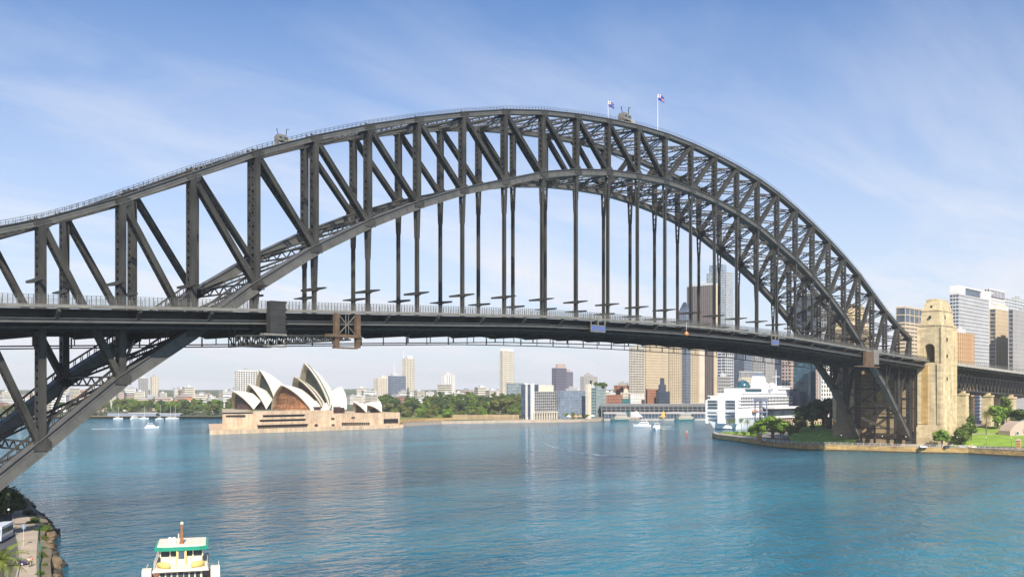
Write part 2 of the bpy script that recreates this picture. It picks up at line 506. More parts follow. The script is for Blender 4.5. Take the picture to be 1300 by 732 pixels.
lat_brace(ZL, 'bottom_lateral_brace', 0.5, .4)
for i in range(14, 26):                                           # sway frames between opposite posts
    zd = deck_z(XS[i]) + 9
    lo = max(ZL[i] + 1.5, zd); hi = ZT[i] - 1.5
    if hi - lo < 6: continue
    mb = MB()
    n = 2 if hi - lo > 26 else 1
    for k in range(n):
        a = lo + (hi - lo) * k / n; b = lo + (hi - lo) * (k + 1) / n
        mb.beam((XS[i], -TY + 1, a), (XS[i], TY - 1, b), .32, .32, (1, 0, 0))
        mb.beam((XS[i] + .35, TY - 1, a), (XS[i] + .35, -TY + 1, b), .32, .32, (1, 0, 0))
        mb.beam((XS[i], -TY + 1, a), (XS[i], TY - 1, a), .3, .4, (1, 0, 0))
    mb.build('sway_frame', M['steel'], bridge)

# deck -----------------------------------------------------------------
DX = [-75 + 6.0 * k for k in range(100)]
DX = [x for x in DX if x < 512] + [512.0]
HW = 24.4
road = MB(); walk = MB()
def strip(mb, y0, y1, za, zb):
    """box strip along the deck between y0..y1, heights relative to the deck line"""
    n = len(DX); b = len(mb.v)
    for x in DX:
        z = deck_z(x)
        mb.v += [(x, y0, z + za), (x, y1, z + za), (x, y1, z + zb), (x, y0, z + zb)]
    for k in range(n - 1):
        for j in range(4):
            mb.f.append((b + 4 * k + j, b + 4 * k + (j + 1) % 4, b + 4 * k + 4 + (j + 1) % 4, b + 4 * k + 4 + j))
    mb.f.append((b + 3, b + 2, b + 1, b)); mb.f.append(tuple(b + 4 * (n - 1) + j for j in range(4)))
strip(road, -13.6, 13.6, -0.75, -0.25)
r_o = road.build('roadway', M['asphalt'], bridge)
lines = MB()
for y in (-9, -4.5, 0, 4.5, 9): strip(lines, y - .08, y + .08, -0.246, -0.24)
lines.build('lane_marking', M['white_paint'], r_o)
for s in (-1, 1):
    tr = MB(); strip(tr, *sorted((s * 16.3, s * 20.6)), -0.8, -0.5); t_o = tr.build('side_carriageway', M['asphalt'], bridge)
    wk = MB(); strip(wk, *sorted((s * 21.1, s * 24.2)), -0.45, -0.1)
    w_o = wk.build('footway', M['concrete'], bridge)
    fa = MB()
    strip(fa, *sorted((s * 24.2, s * 24.45)), -0.55, 0.12)
    fa.build('footway_fascia', M['steel_light'], w_o)
    fe = MB()
    for x in [DX[0] + 1.0 * k for k in range(586)]:
        if x > 511: break
        z = deck_z(x); fe.beam((x, s * 24.3, z + .1), (x, s * 24.3, z + 2.1), .13, .10)
    for h in (.25, .5, .75, 1.0, 1.25, 1.5, 1.8, 2.1): strip(fe, s * 24.3 - .035, s * 24.3 + .035, h - .03, h + .03)
    fe.build('footway_fence', M['steel_chord'], w_o)
    # inner railing against the carriageway
    fi = MB()
    for h in (.5, 1.0, 1.5): strip(fi, s * 21.0 - .04, s * 21.0 + .04, h - .05, h + .05)
    for x in [DX[0] + 3.0 * k for k in range(195)]:
        if x < 511: fi.beam((x, s * 21.0, deck_z(x) - .3), (x, s * 21.0, deck_z(x) + 1.5), .12, .12)
    fi.build('inner_railing', M['steel_light'], w_o)
    # outer longitudinal girder under the footway
    og = MB(); strip(og, *sorted((s * 22.6, s * 22.9)), -3.5, -2.75); strip(og, *sorted((s * 22.3, s * 23.3)), -2.75, -2.62); strip(og, *sorted((s * 22.2, s * 23.4)), -3.62, -3.5)
    og.build('outer_girder', M['steel_chord'], bridge)
    ig = MB(); strip(ig, *sorted((s * 16.0, s * 16.5)), -4.7, -0.9); strip(ig, *sorted((s * 13.6, s * 14.2)), -5.2, -0.9)
    strip(ig, *sorted((s * 19.4, s * 19.8)), -3.9, -0.9)
    ig.build('stringer', M['steel_dark'], bridge)
for y in (-10, -5, 0, 5, 10):
    sg = MB(); strip(sg, y - .2, y + .2, -3.6, -0.8); sg.build('stringer', M['steel_dark'], bridge)
xg = list(XS); x = XS[0] - PAN
while x > -75: xg.insert(0, x); x -= PAN
for x in xg:
    z = deck_z(x); mb = MB()
    mb.profile([(-14.5, -1.0), (-14.5, -5.0), (-9, -5.9), (9, -5.9), (14.5, -5.0), (14.5, -1.0)], (0, 1, 0), (0, 0, 1), (x - .3, 0, z), (.6, 0, 0))
    mb.box(x - .6, x + .6, -9, 9, z - 6.1, z - 5.9)
    for s in (-1, 1):
        mb.profile([(14.5, -1.0), (14.5, -5.0), (22.6, -3.7), (22.6, -2.5), (24.2, -1.0), (24.2, -.7)] if s > 0 else
                   [(-14.5, -5.0), (-14.5, -1.0), (-24.2, -.7), (-24.2, -1.0), (-22.6, -2.5), (-22.6, -3.7)], (0, 1, 0), (0, 0, 1), (x - .2, 0, z), (.4, 0, 0))
    mb.build('cross_girder', M['steel_dark'], bridge)
for s in (-1, 1):
    for k, x in enumerate(xg):
        if x > 508: break
        z = deck_z(x); br = MB()
        br.profile([(0, 0), (1.4, 1.9), (1.7, 1.9), (1.7, 1.2), (.3, -.4)], (0, s, 0), (0, 0, 1), (x - .35, s * 22.75, z - 2.6), (.7, 0, 0))
        br.build('footway_bracket', M['steel'], bridge)
# gas and cable pipes, and the maintenance rail below the deck
pp = MB()
for k in range(len(DX) - 1):
    x0, x1 = DX[k], DX[k + 1]
    pp.beam((x0, -20.6, deck_z(x0) - 4.5), (x1, -20.6, deck_z(x1) - 4.5), .5, .5)
pp.build('service_pipe', M['steel'], bridge)
for s in (-1, 1):
    mr = MB(); strip(mr, s * 11 - .2, s * 11 + .2, -8.3, -8.0)
    for x in xg: mr.beam((x, s * 11, deck_z(x) - 8.0), (x, s * 11, deck_z(x) - 5.7), .3, .3)
    for x in [a + PAN / 2 for a in xg]: mr.beam((x, s * 11, deck_z(x) - 8.0), (x, s * 11, deck_z(x) - 3.4), .2, .2)
    mr.build('gantry_rail', M['steel'], bridge)
# ------------------------------------------------------------------ foliage
def leaf_mat(name, dark, light, sc=0.25):
    m = bpy.data.materials.new(name); m.use_nodes = True
    n = m.node_tree.nodes; l = m.node_tree.links
    b = n['Principled BSDF']; b.inputs['Roughness'].default_value = 0.6; b.inputs['Specular IOR Level'].default_value = 0.25
    t = n.new('ShaderNodeTexCoord'); nn = n.new('ShaderNodeTexNoise')
    nn.inputs['Scale'].default_value = sc; nn.inputs['Detail'].default_value = 8; nn.inputs['Roughness'].default_value = 0.75
    l.new(t.outputs['Object'], nn.inputs['Vector'])
    r = n.new('ShaderNodeValToRGB'); r.color_ramp.elements[0].position = .34; r.color_ramp.elements[1].position = .66
    r.color_ramp.elements[0].color = (*dark, 1); r.color_ramp.elements[1].color = (*light, 1)
    l.new(nn.outputs['Fac'], r.inputs[0]); l.new(r.outputs[0], b.inputs['Base Color'])
    return m
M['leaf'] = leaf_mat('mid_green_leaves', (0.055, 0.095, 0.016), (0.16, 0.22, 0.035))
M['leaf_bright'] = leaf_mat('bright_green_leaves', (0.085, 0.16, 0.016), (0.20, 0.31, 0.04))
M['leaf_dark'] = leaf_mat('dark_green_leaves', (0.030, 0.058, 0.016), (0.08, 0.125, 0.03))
M['leaf_olive'] = leaf_mat('olive_green_leaves', (0.08, 0.09, 0.022), (0.17, 0.18, 0.045))
M['leaf_yellow'] = leaf_mat('yellow_green_fronds', (0.10, 0.13, 0.02), (0.24, 0.27, 0.05), 0.6)
M['bark'] = pmat('grey_brown_bark', (0.13, 0.10, 0.075), 0.9, 0, 0.3, 1.5, 5, 0.3)
M['grass'] = pmat('mown_grass', (0.20, 0.31, 0.03), 0.9, 0, 0.3, 0.15, 8)
M['soil'] = pmat('city_ground', (0.20, 0.18, 0.15), 0.9, 0, 0.2, 0.05, 6)
M['paving'] = pmat('pale_paving', (0.40, 0.325, 0.25), 0.85, 0, 0.18, 0.2, 6)
M['glass'] = pmat('dark_window_glass', (0.035, 0.05, 0.065), 0.18, 0, 0.5, 0.09, 3, spec=0.5)
M['black'] = pmat('black_opening', (0.012, 0.012, 0.014), 0.8, 0, 0.2, 1, 2)

def crown_mesh(blobs, nleaf, size, rng, flat=0.0):
    """leaf-sized faces scattered through overlapping uneven clumps, thinning towards the edge"""
    mb = MB()
    tot = sum(b[3] ** 2 for b in blobs)
    for (bx, by, bz, br, bh) in blobs:
        n = int(nleaf * br ** 2 / tot)
        for _ in range(n):
            while True:
                p = Vector((rng.uniform(-1, 1), rng.uniform(-1, 1), rng.uniform(-1, 1)))
                if .18 < p.length < 1: break
            rr = p.length
            q = p / rr * rr ** .5
            nv = noise.noise(Vector((bx, by, bz)) * .31 + q * 2.1)
            q *= 0.86 + .42 * nv
            c = Vector((bx + q.x * br, by + q.y * br, bz + q.z * bh))
            nrm = (q + Vector((rng.uniform(-.7, .7), rng.uniform(-.7, .7), rng.uniform(-.2, .9)))).normalized()
            u = nrm.orthogonal().normalized(); u.rotate(Matrix.Rotation(rng.uniform(0, 6.28), 3, nrm)); v = nrm.cross(u)
            s = size * rng.uniform(.55, 1.25)
            mb.poly([c - u * s - v * s * .2, c + v * s * .55 - u * s * .1, c + u * s, c - v * s * .55 + u * s * .1], [(0, 1, 2, 3)])
    return mb
TREE_PROTO = {}
def tree_parts(kind, seed):
    key = (kind, seed)
    if key in TREE_PROTO: return TREE_PROTO[key]
    rng = random.Random(hash(kind) % 7 * 100 + seed if False else sum(map(ord, kind)) * 31 + seed)
    tr = MB(); blobs = []
    H = 10.0
    if kind == 'round':
        nb = 11
        tr.tube((0, 0, -.5), (0.1, 0, 3.4), .38, .26)
        for k in range(nb):
            a = k * 2.4 + rng.uniform(-.4, .4); r = rng.uniform(.4, 3.1); z = rng.uniform(3.9, 8.2) - .15 * r
            blobs.append((r * math.cos(a), r * math.sin(a), z, rng.uniform(1.2, 2.0), rng.uniform(1.0, 1.7)))
            if k < 7: tr.tube((0.1, 0, 2.6 + .1 * k), (r * math.cos(a) * .8, r * math.sin(a) * .8, z - .3), .16, .05, 6)
        blobs.append((0, 0, 6, 2.2, 2.4)); nl, sz = 2600, .44
    elif kind == 'fig':
        tr.tube((0, 0, -.5), (0, 0, 2.6), .8, .55)
        for k in range(20):
            a = k * 2.39996; r = 1.2 + 6.3 * math.sqrt(k / 20) + rng.uniform(-.5, .5); z = 6.9 - .065 * r * r + rng.uniform(-.6, .9)
            blobs.append((r * math.cos(a), r * math.sin(a), z, rng.uniform(1.4, 2.3), rng.uniform(1.5, 2.3)))
            if k % 2 == 0: tr.tube((0, 0, 2.0 + .05 * k), (r * math.cos(a) * .85, r * math.sin(a) * .85, z - .2), .3, .07, 6)
        blobs.append((0, 0, 6.6, 3, 2)); nl, sz = 8500, .46
    elif kind == 'tall':
        tr.tube((0, 0, -.5), (.2, .1, 5.5), .26, .16)
        for k in range(10):
            a = k * 2.2; z = 4 + k * .58; r = rng.uniform(.5, 1.9) * (1.15 - k * .06)
            blobs.append((r * math.cos(a), r * math.sin(a), z, rng.uniform(.8, 1.35), rng.uniform(.7, 1.2)))
            tr.tube((.1, .05, z - 1.4), (r * math.cos(a) * .9, r * math.sin(a) * .9, z), .1, .04, 6)
        nl, sz = 1200, .36
    elif kind == 'pine':
        tr.tube((0, 0, -.5), (0, 0, 9.7), .22, .05)
        for k in range(11):
            z = 2.0 + k * .72; rr = 2.0 * (1 - k / 12.5)
            for q in range(6):
                a = q * 1.047 + k * .5
                tr.tube((0, 0, z - .1), (rr * math.cos(a), rr * math.sin(a), z + .1), .06, .02, 5)
                blobs.append((rr * .62 * math.cos(a), rr * .62 * math.sin(a), z + .1, .25 + rr * .30, .24))
        nl, sz = 1500, .22
    elif kind == 'bush':
        tr.tube((0, 0, -.3), (0, 0, 2.2), .2, .12)
        for k in range(8):
            a = k * 2.4; r = rng.uniform(.3, 2.6); z = rng.uniform(1.6, 6.6)
            blobs.append((r * math.cos(a), r * math.sin(a), z, rng.uniform(1.5, 2.4), rng.uniform(1.4, 2.2)))
            tr.tube((0, 0, 1.2), (r * math.cos(a) * .7, r * math.sin(a) * .7, z * .8), .12, .04, 6)
        blobs.append((0, 0, 3.6, 2.6, 3.2)); nl, sz = 2600, .42
    elif kind == 'palm':
        for k in range(8):
            tr.tube((math.sin(k * .25) * .1, 0, k * 1.0 - .5), (math.sin(k * .25 + .25) * .1, 0, k * 1.0 + .55), .22 - .008 * k, .20 - .008 * k, 8)
        mb = MB()
        for k in range(26):
            a = k * 2.39996; e = 1.15 - 1.7 * (k / 26); L = rng.uniform(2.3, 2.9)
            prev = Vector((0.12, 0, 7.6)); d = Vector((math.cos(a) * math.cos(e), math.sin(a) * math.cos(e), math.sin(e)))
            side = Vector((-math.sin(a), math.cos(a), 0))
            for j in range(7):
                nx = prev + d * L / 7; d = (d + Vector((0, 0, -.17))).normalized()
                wd = .5 * math.sin(math.pi * min(1, (j + 1) / 7.5)) + .08
                for s in (-1, 1):
                    for q in range(2):
                        b0 = prev.lerp(nx, q / 2); b1 = prev.lerp(nx, q / 2 + .38)
                        tip = b1 + side * s * wd + d * .22 + Vector((0, 0, -.16))
                        mb.poly([b0, b1, tip], [(0, 1, 2)])
                prev = nx
        t_me = tr.build('trunk', M['bark']); c_me = mb.build('crown', M['leaf_yellow'])
        res = (t_me.data, c_me.data); bpy.data.objects.remove(t_me); bpy.data.objects.remove(c_me)
        TREE_PROTO[key] = res; return res
    mb = crown_mesh(blobs, nl, sz, rng)
    t_me = tr.build('trunk', M['bark']); c_me = mb.build('crown', M['leaf'])
    res = (t_me.data, c_me.data); bpy.data.objects.remove(t_me); bpy.data.objects.remove(c_me)
    TREE_PROTO[key] = res
    return res
def tree(name, label, x, y, z, h, wide=None, kind='round', mat='leaf', group=None, seed=None, cat='tree'):
    """h = height in metres, wide = crown width factor relative to height"""
    seed = random.randrange(3) if seed is None else seed
    tm, cm = tree_parts(kind, seed)
    base_h = {'round': 9.6, 'fig': 8.8, 'tall': 10.2, 'pine': 10.0, 'bush': 7.6, 'palm': 9.3}[kind]
    s = h / base_h; w = (wide or 1.0) * s
    o = thing(name, label, cat, (x, y, z), random.uniform(0, 6.28), group)
    o.scale = (w, w, s)
    for nm, me in (('trunk', tm), ('crown', cm)):
        c = bpy.data.objects.new(nm, me); COL.objects.link(c); c.parent = o
        if nm == 'crown' and kind != 'palm':
            c.material_slots[0].link = 'OBJECT'; c.material_slots[0].material = M[mat]
        elif nm == 'crown' and mat != 'leaf':
            c.material_slots[0].link = 'OBJECT'; c.material_slots[0].material = M[mat]
    return o

# ------------------------------------------------------------------ land
def shore(px, py, z=0.0): return at(px, dwater(py, z))
right_line = [(1560, 600), (1400, 586), (1300, 580), (1230, 576), (1140, 574), (1075, 572), (1025, 571), (990, 568.5), (965, 565), (935, 560.5), (912, 557.5), (906, 555)]
RL = [shore(a, b) for a, b in right_line]
cove = [at(912, 760), at(935, 752), at(988, 770), at(993, 860), at(985, 1000), at(975, 1150), at(895, 1158), at(768, 1170), at(762, 1125), at(738, 1095), at(700, 1074), at(640, 1058), at(560, 1020), at(512, 950)]
east = [at(511, 1060), at(470, 1260), at(400, 1290), at(292, 1262), at(200, 1230), at(100, 1222), at(-80, 1240), at(-400, 1500)]
back = [at(-3000, 9000), at(650, 12000), at(4500, 9000), at(2400, 900)]
outline = RL + cove + east + back
def land_sheet(name, pts, z, mat):
    import mathutils
    tri = mathutils.geometry.tessellate_polygon([[Vector((x, y, 0)) for x, y in pts]])
    mb = MB(); mb.poly([(x, y, z) for x, y in pts], [tuple(t) for t in tri])
    o = mb.build(name, mat)
    # faces up
    me = o.data
    if me.polygons[0].normal.z < 0:
        me.flip_normals()
    return o
tag(land_sheet('ground', outline, 2.6, M['soil']), kind='structure')
def wall_strip(pts, z0, z1, th=1.2, closed=False):
    """thick wall following a ground polyline"""
    mb = MB()
    for i in range(len(pts) - 1):
        a, b = Vector((*pts[i], 0)), Vector((*pts[i + 1], 0))
        d = (b - a).normalized(); n = Vector((-d.y, d.x, 0))
        a2, b2 = a - d * th * .3, b + d * th * .3
        mb.axes(((a2 + b2) / 2 + Vector((0, 0, (z0 + z1) / 2))), (b2 - a2) / 2, n * th / 2, (0, 0, (z1 - z0) / 2))
    return mb
sw = thing('seawall', 'golden sandstone seawall edging the near point below the bridge pylon', 'seawall')
wall_strip(RL, -1.5, 3.3, 2.0).build('wall_face', M['sandstone'], sw)
wall_strip(RL, -1.5, 0.75, 2.06).build('tide_band', pmat('weedy_tide_band', (0.075, 0.065, 0.035), .8, 0, .4, .6, 6), sw)
cap = wall_strip(RL, 3.3, 3.65, 2.3); cap.build('coping', M['paving'], sw)
rl = MB()
for i in range(1, len(RL) - 1):
    a, b = Vector((*RL[i], 3.65)), Vector((*RL[i + 1], 3.65)); L = (b - a).length; n = int(L / 3)
    for k in range(n):
        p = a.lerp(b, k / n); rl.beam(p, p + Vector((0, 0, 1.1)), .1, .1)
    for h in (.55, 1.1): rl.beam(a + Vector((0, 0, h)), b + Vector((0, 0, h)), .07, .07)
rl.build('railing', M['white_paint'], sw)
qw = thing('quay_wall', 'long pale quay wall along the far cove and gardens waterfront', 'quay wall')
wall_strip(cove[2:], -1.5, 3.0, 1.6).build('wall_face', M['paving'], qw)
gw = thing('garden_wall', 'low sandstone harbour wall in front of the far left tree line', 'seawall')
wall_strip(east, -1.5, 3.0, 1.6).build('wall_face', M['sandstone'], gw)
# promenade and lawns on the point
def inland(pts, off):
    out = []
    for i, p in enumerate(pts):
        a = Vector(pts[max(0, i - 1)]); b = Vector(pts[min(len(pts) - 1, i + 1)])
        d = (b - a).normalized(); out.append((p[0] + d.y * off, p[1] - d.x * off))
    return out
INL = 1 if (Vector(inland(RL, 1)[4]) - Vector((CX, CY))).length > (Vector(RL[4]) - Vector((CX, CY))).length else -1
prom = RL + inland(RL, 11 * INL)[::-1]
tag(land_sheet('promenade', prom, 2.9, M['paving']), kind='structure')
def ramp_sheet(name, rows, mat, kind='structure'):
    """rows of (x,y,z) points -> quad strip"""
    mb = MB(); n = len(rows[0])
    for r_ in rows: mb.v += [tuple(p) for p in r_]
    for j in range(len(rows) - 1):
        for k in range(n - 1): mb.f.append((j * n + k, j * n + k + 1, (j + 1) * n + k + 1, (j + 1) * n + k))
    o = mb.build(name, mat); 
    if o.data.polygons[0].normal.z < 0: o.data.flip_normals()
    return tag(o, kind=kind)
def pts_at(lst): return [(*at(px, d), z) for px, d, z in lst]
ramp_sheet('lawn', [pts_at([(1206, 557, 3.0), (1240, 556, 3.0), (1300, 548, 3.0), (1400, 538, 3)]),
                    pts_at([(1212, 585, 6.0), (1245, 592, 6.3), (1300, 588, 6.0), (1400, 580, 6)]),
                    pts_at([(1212, 640, 9.0), (1250, 680, 10.5), (1300, 680, 11), (1400, 650, 11)])], M['grass'])
ramp_sheet('lawn', [pts_at([(1005, 590, 3.0), (1040, 584, 3.0), (1078, 580, 3.0), (1086, 579, 3.0)]),
                    pts_at([(1000, 625, 6.0), (1040, 620, 8.0), (1075, 612, 9.0), (1088, 612, 9.0)]),
                    pts_at([(1000, 690, 8.0), (1040, 690, 11.0), (1075, 690, 12.0), (1090, 690, 12.0)])], M['grass'])
ramp_sheet('lawn', [pts_at([(914, 726, 3.0), (940, 700, 3.0), (958, 680, 3.0)]),
                    pts_at([(918, 742, 3.6), (945, 740, 3.6), (975, 740, 3.6)])], M['grass'])

# ------------------------------------------------------------------ pylons and abutment
XN = 508.0
def pylon(s, label):
    """granite tower; s = -1 on the west side, +1 on the east side of the deck"""
    o = thing('bridge_pylon', label, 'pylon', (XN + 12, s * 25.4, 0))
    hx, hy = 12.0, 6.0
    def rect(ax, ay): return [(-ax, -ay), (ax, -ay), (ax, ay), (-ax, ay)]
    sh = MB()
    # shaft in two leaves with the walkway tunnel left open between z = 50 and 62
    sh.prism(rect(hx + 1.2, hy + 1.0), -1, 13.5)
    sh.prism(rect(hx + .7, hy + .6), 13.5, 15)
    sh.prism(rect(hx + .55, hy + .5), 15, 50.2, rect(hx + .15, hy + .2))
    tw, th = 2.9, 61.0
    for q in (-1, 1):
        a, b = sorted((q * tw, q * (hy + .2)))
        sh.box(-hx - .15, hx + .15, a, b, 50.2, 71)
    n = 10
    arch = [(-tw, 71.0), (-tw, th - tw)] + [(-tw * math.cos(math.pi * k / n), th - tw + tw * math.sin(math.pi * k / n)) for k in range(1, n)] + [(tw, th - tw), (tw, 71.0)]
    # lintel over the arch, built as strips
    for k in range(1, len(arch) - 2):
        (y0, z0), (y1, z1) = arch[k], arch[k + 1]
        if abs(y1 - y0) < 1e-5: continue
        p = [(-hx - .15, y0, z0), (-hx - .15, y1, z1), (-hx - .15, y1, 71), (-hx - .15, y0, 71)]
        p += [(hx + .15, a, b) for _, a, b in p]
        sh.poly(p, [(0, 3, 2, 1), (4, 5, 6, 7), (0, 1, 5, 4), (2, 3, 7, 6), (1, 2, 6, 5), (3, 0, 4, 7)])
    sh.build('shaft', M['granite' if s < 0 else 'shade_granite'], o)
    sf = MB(); a, b = sorted((-s * .6, -s * (hy + .45))); sf.box(-hx - .95, -hx - .3, a, b, 15.1, 48.5); sf.build('stain_shade_facing', M['granite_warm' if s < 0 else 'shade_granite'], o)  # west facing iron-stained, east facing darkened to stand for shade
    tp = MB()
    tp.prism(rect(hx + .45, hy + .5), 71, 72.0)
    tp.prism(rect(hx - .6, hy - .5), 72, 79.5, rect(hx - 1.6, hy - 1.1))
    tp.prism(rect(hx - 1.3, hy - .8), 79.5, 80.2)
    tp.prism(rect(hx - 2.0, hy - 1.2), 80.2, 84.4, rect(hx - 3.6, hy - 1.9))
    tp.prism(rect(hx - 4.8, hy - 2.3), 84.4, 86.4)
    for ax in (-5.4, 5.4): tp.box(ax - .9, ax + .9, -2.4, 2.4, 84.4, 86.9)
    tp.build('crown_block', M['granite'], o)
    pil = MB()
    for a, b in ((-1, -1), (-1, 1), (1, -1), (1, 1)):
        pil.prism([(a * hx - a * 2.4, b * (hy + .55) - .25), (a * hx + a * .75, b * (hy + .55) - .25), (a * hx + a * .75, b * (hy + .55) + .25), (a * hx - a * 2.4, b * (hy + .55) + .25)][::1 if a > 0 else -1], 15.2, 70.6)
    for a in (-1, 1):
        for b in (-1, 1): pil.box(a * (hx + .75) - .25, a * (hx + .75) + .25, b * hy - b * 1.6 if b > 0 else -hy - .5, b * hy + .5 if b > 0 else -hy + 1.6, 15.2, 49.5)
    pil.build('pilaster', M['granite'], o)
    fl = MB()
    for z in (62.5, 75.0, 53.0, 40):
        for ax in (-2.5,):
            fl.box(ax - .55, ax + .55, s * 5.2, s * (hy + .62) if z < 71 else s * (hy - .6), z, z + 2.0)
    for (yy, zz) in ((0, 81.5), (0, 75.5)): fl.box(-hx - .3 + (2.8 if zz > 80 else 0.2), -hx + 4.4, -.5, .5, zz, zz + 1.3)
    fl.build('slit_window', M['black'], o)
    return o
wp = pylon(-1, 'tall sunlit granite pylon at the right end of the arch, seen in full')
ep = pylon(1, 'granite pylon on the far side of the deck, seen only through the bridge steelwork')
ab = thing('bridge_abutment', 'massive stone abutment wall between the granite pylons under the deck end', 'abutment', (XN, 0, 0))
mb = MB(); mb.box(3.0, 60, -19.3, 19.3, -1, 44)
mb.build('wall', M['stone_dark'], ab)  # wall stone darkened to paint in the shade below the deck
mb = MB(); mb.box(1.2, 3.1, -15.4, 15.4, 8, 9.2); mb.build('string_course', M['stone_dark'], ab)
for s in (-1, 1): mb = MB(); a, b = sorted((s * 19.3, s * 15.5)); mb.box(1.3, 3.2, a, b, -1, 45); mb.build('pilaster', M['granite_warm'], ab)
mb = MB(); mb.box(6, 200, -15, 15, 44.2, 48); mb.build('deck_seat', M['stone_dark'], ab)
for s in (-1, 1):
    b = thing('arch_bearing', 'stepped stone bearing block carrying the %s foot of the arch' % ('near' if s < 0 else 'far'), 'bearing', (XS[28], s * TY, 0))
    mb = MB(); mb.prism([(-5, -4.5), (8, -4.5), (8, 4.5), (-5, 4.5)], -1, 3.4, [(-3.2, -3.6), (8, -3.6), (8, 3.6), (-3.2, 3.6)]); mb.build('skewback', M['stone_dark'], b)
    mb = MB(); mb.profile([(-2.2, 3.2), (3.0, 3.2), (2.2, 5.4), (.6, 6.6), (-.8, 6.0)], (1, 0, 0), (0, 0, 1), (0, -1.6, 0), (0, 3.2, 0)); mb.tube((0, -2, 6.2), (0, 2, 6.2), .8); mb.build('pin_housing', M['steel_dark'], b)
# legs of the steel end frame standing in front of the abutment
mb = MB()
for y in (-17.5, -6, 6, 17.5): mb.beam((XS[28] + 2.2, y, 3), (XS[28] + 2.2, y, 46), 1.0, .8)
for z in (12, 24, 35): mb.beam((XS[28] + 2.2, -17, z), (XS[28] + 2.2, 17, z), .6, .6, (0, 0, 1))
mb.build('end_frame', M['steel'], bridge)

# ------------------------------------------------------------------ southern approach spans
app = thing('approach_viaduct', 'steel truss approach viaduct running right from the tall pylon on stone piers', 'viaduct')
AX0, AX1 = XN + 24.5, 830.0
def adz(x): return 51.6 - (x - XN - 24) * 0.0265
def acurve(x): return 0.0
ax = [AX0 + 7.5 * k for k in range(int((AX1 - AX0) / 7.5) + 1)]
mb = MB(); fe = MB()
for k in range(len(ax) - 1):
    x0, x1 = ax[k], ax[k + 1]
    mb.poly([(x0, -24.4, adz(x0) - 1.6), (x0, 24.4, adz(x0) - 1.6), (x0, 24.4, adz(x0)), (x0, -24.4, adz(x0)),
             (x1, -24.4, adz(x1) - 1.6), (x1, 24.4, adz(x1) - 1.6), (x1, 24.4, adz(x1)), (x1, -24.4, adz(x1))],
            [(0, 1, 2, 3), (4, 7, 6, 5), (0, 4, 5, 1), (1, 5, 6, 2), (2, 6, 7, 3), (3, 7, 4, 0)])
    for s in (-1, 1):
        fe.beam((x0, s * 24.2, adz(x0)), (x0, s * 24.2, adz(x0) + 2), .15, .15)
        fe.beam(((x0 + x1) / 2, s * 24.2, adz(x0)), ((x0 + x1) / 2, s * 24.2, adz(x0) + 2), .12, .12)
        for h in (.4, .8, 1.2, 1.6, 2.0): fe.beam((x0, s * 24.2, adz(x0) + h), (x1, s * 24.2, adz(x1) + h), .07, .07)
mb.build('deck_slab', M['concrete'], app); fe.build('parapet_fence', M['steel_light'], app)
for yy in (-14.5, -5, 5, 14.5):
    mb = MB()
    for k in range(len(ax) - 1):
        x0, x1 = ax[k], ax[k + 1]
        zt0, zt1, zb0, zb1 = adz(x0) - 6.2, adz(x1) - 6.2, adz(x0) - 15.5, adz(x1) - 15.5
        mb.beam((x0, yy, zt0), (x1, yy, zt1), .9, .8); mb.beam((x0, yy, zb0), (x1, yy, zb1), .9, .9)
        mb.beam((x0, yy, zt0), (x0, yy, zb0), .8, .5)
        xm, ztm = (x0 + x1) / 2, (zt0 + zt1) / 2
        mb.beam((x0, yy, zb0), (xm, yy, ztm), .55, .9); mb.beam((xm, yy, ztm), (x1, yy, zb1), .55, .9)
    mb.build('side_truss', M['steel'], app)
mb = MB()
for x in ax:
    mb.profile([(-24.0, -1.6), (-14.5, -6.4), (14.5, -6.4), (24.0, -1.6)], (0, 1, 0), (0, 0, 1), (x - .25, 0, adz(x)), (.5, 0, 0))
mb.build('floor_beam', M['steel_dark'], app)
for y in (-22, -18, -12, -6, 0, 6, 12, 18, 22):
    mb = MB(); mb.beam((AX0, y, adz(AX0) - 2.3), (AX1, y, adz(AX1) - 2.3), .4, 1.3); mb.build('stringer', M['steel_dark'], app)
for k, px in enumerate((1222, 1254, 1283, 1315)):
    x, d = on_y(px, -14.5)
    p = MB()
    for s in (-1, 1):
        y = s * 14.5
        p.prism([(x - 3.4, y - 3.2), (x + 3.4, y - 3.2), (x + 3.4, y + 3.2), (x - 3.4, y + 3.2)], 2, adz(x) - 18.6, [(x - 2.9, y - 2.8), (x + 2.9, y - 2.8), (x + 2.9, y + 2.8), (x - 2.9, y + 2.8)])
        p.box(x - 3.4, x + 3.4, y - 3.3, y + 3.3, adz(x) - 18.6, adz(x) - 17.4); p.box(x - 1.5, x + 1.5, y - 1.5, y + 1.5, adz(x) - 17.4, adz(x) - 15.9)
        p.build('stone_pier', M['granite'], app); p = MB()
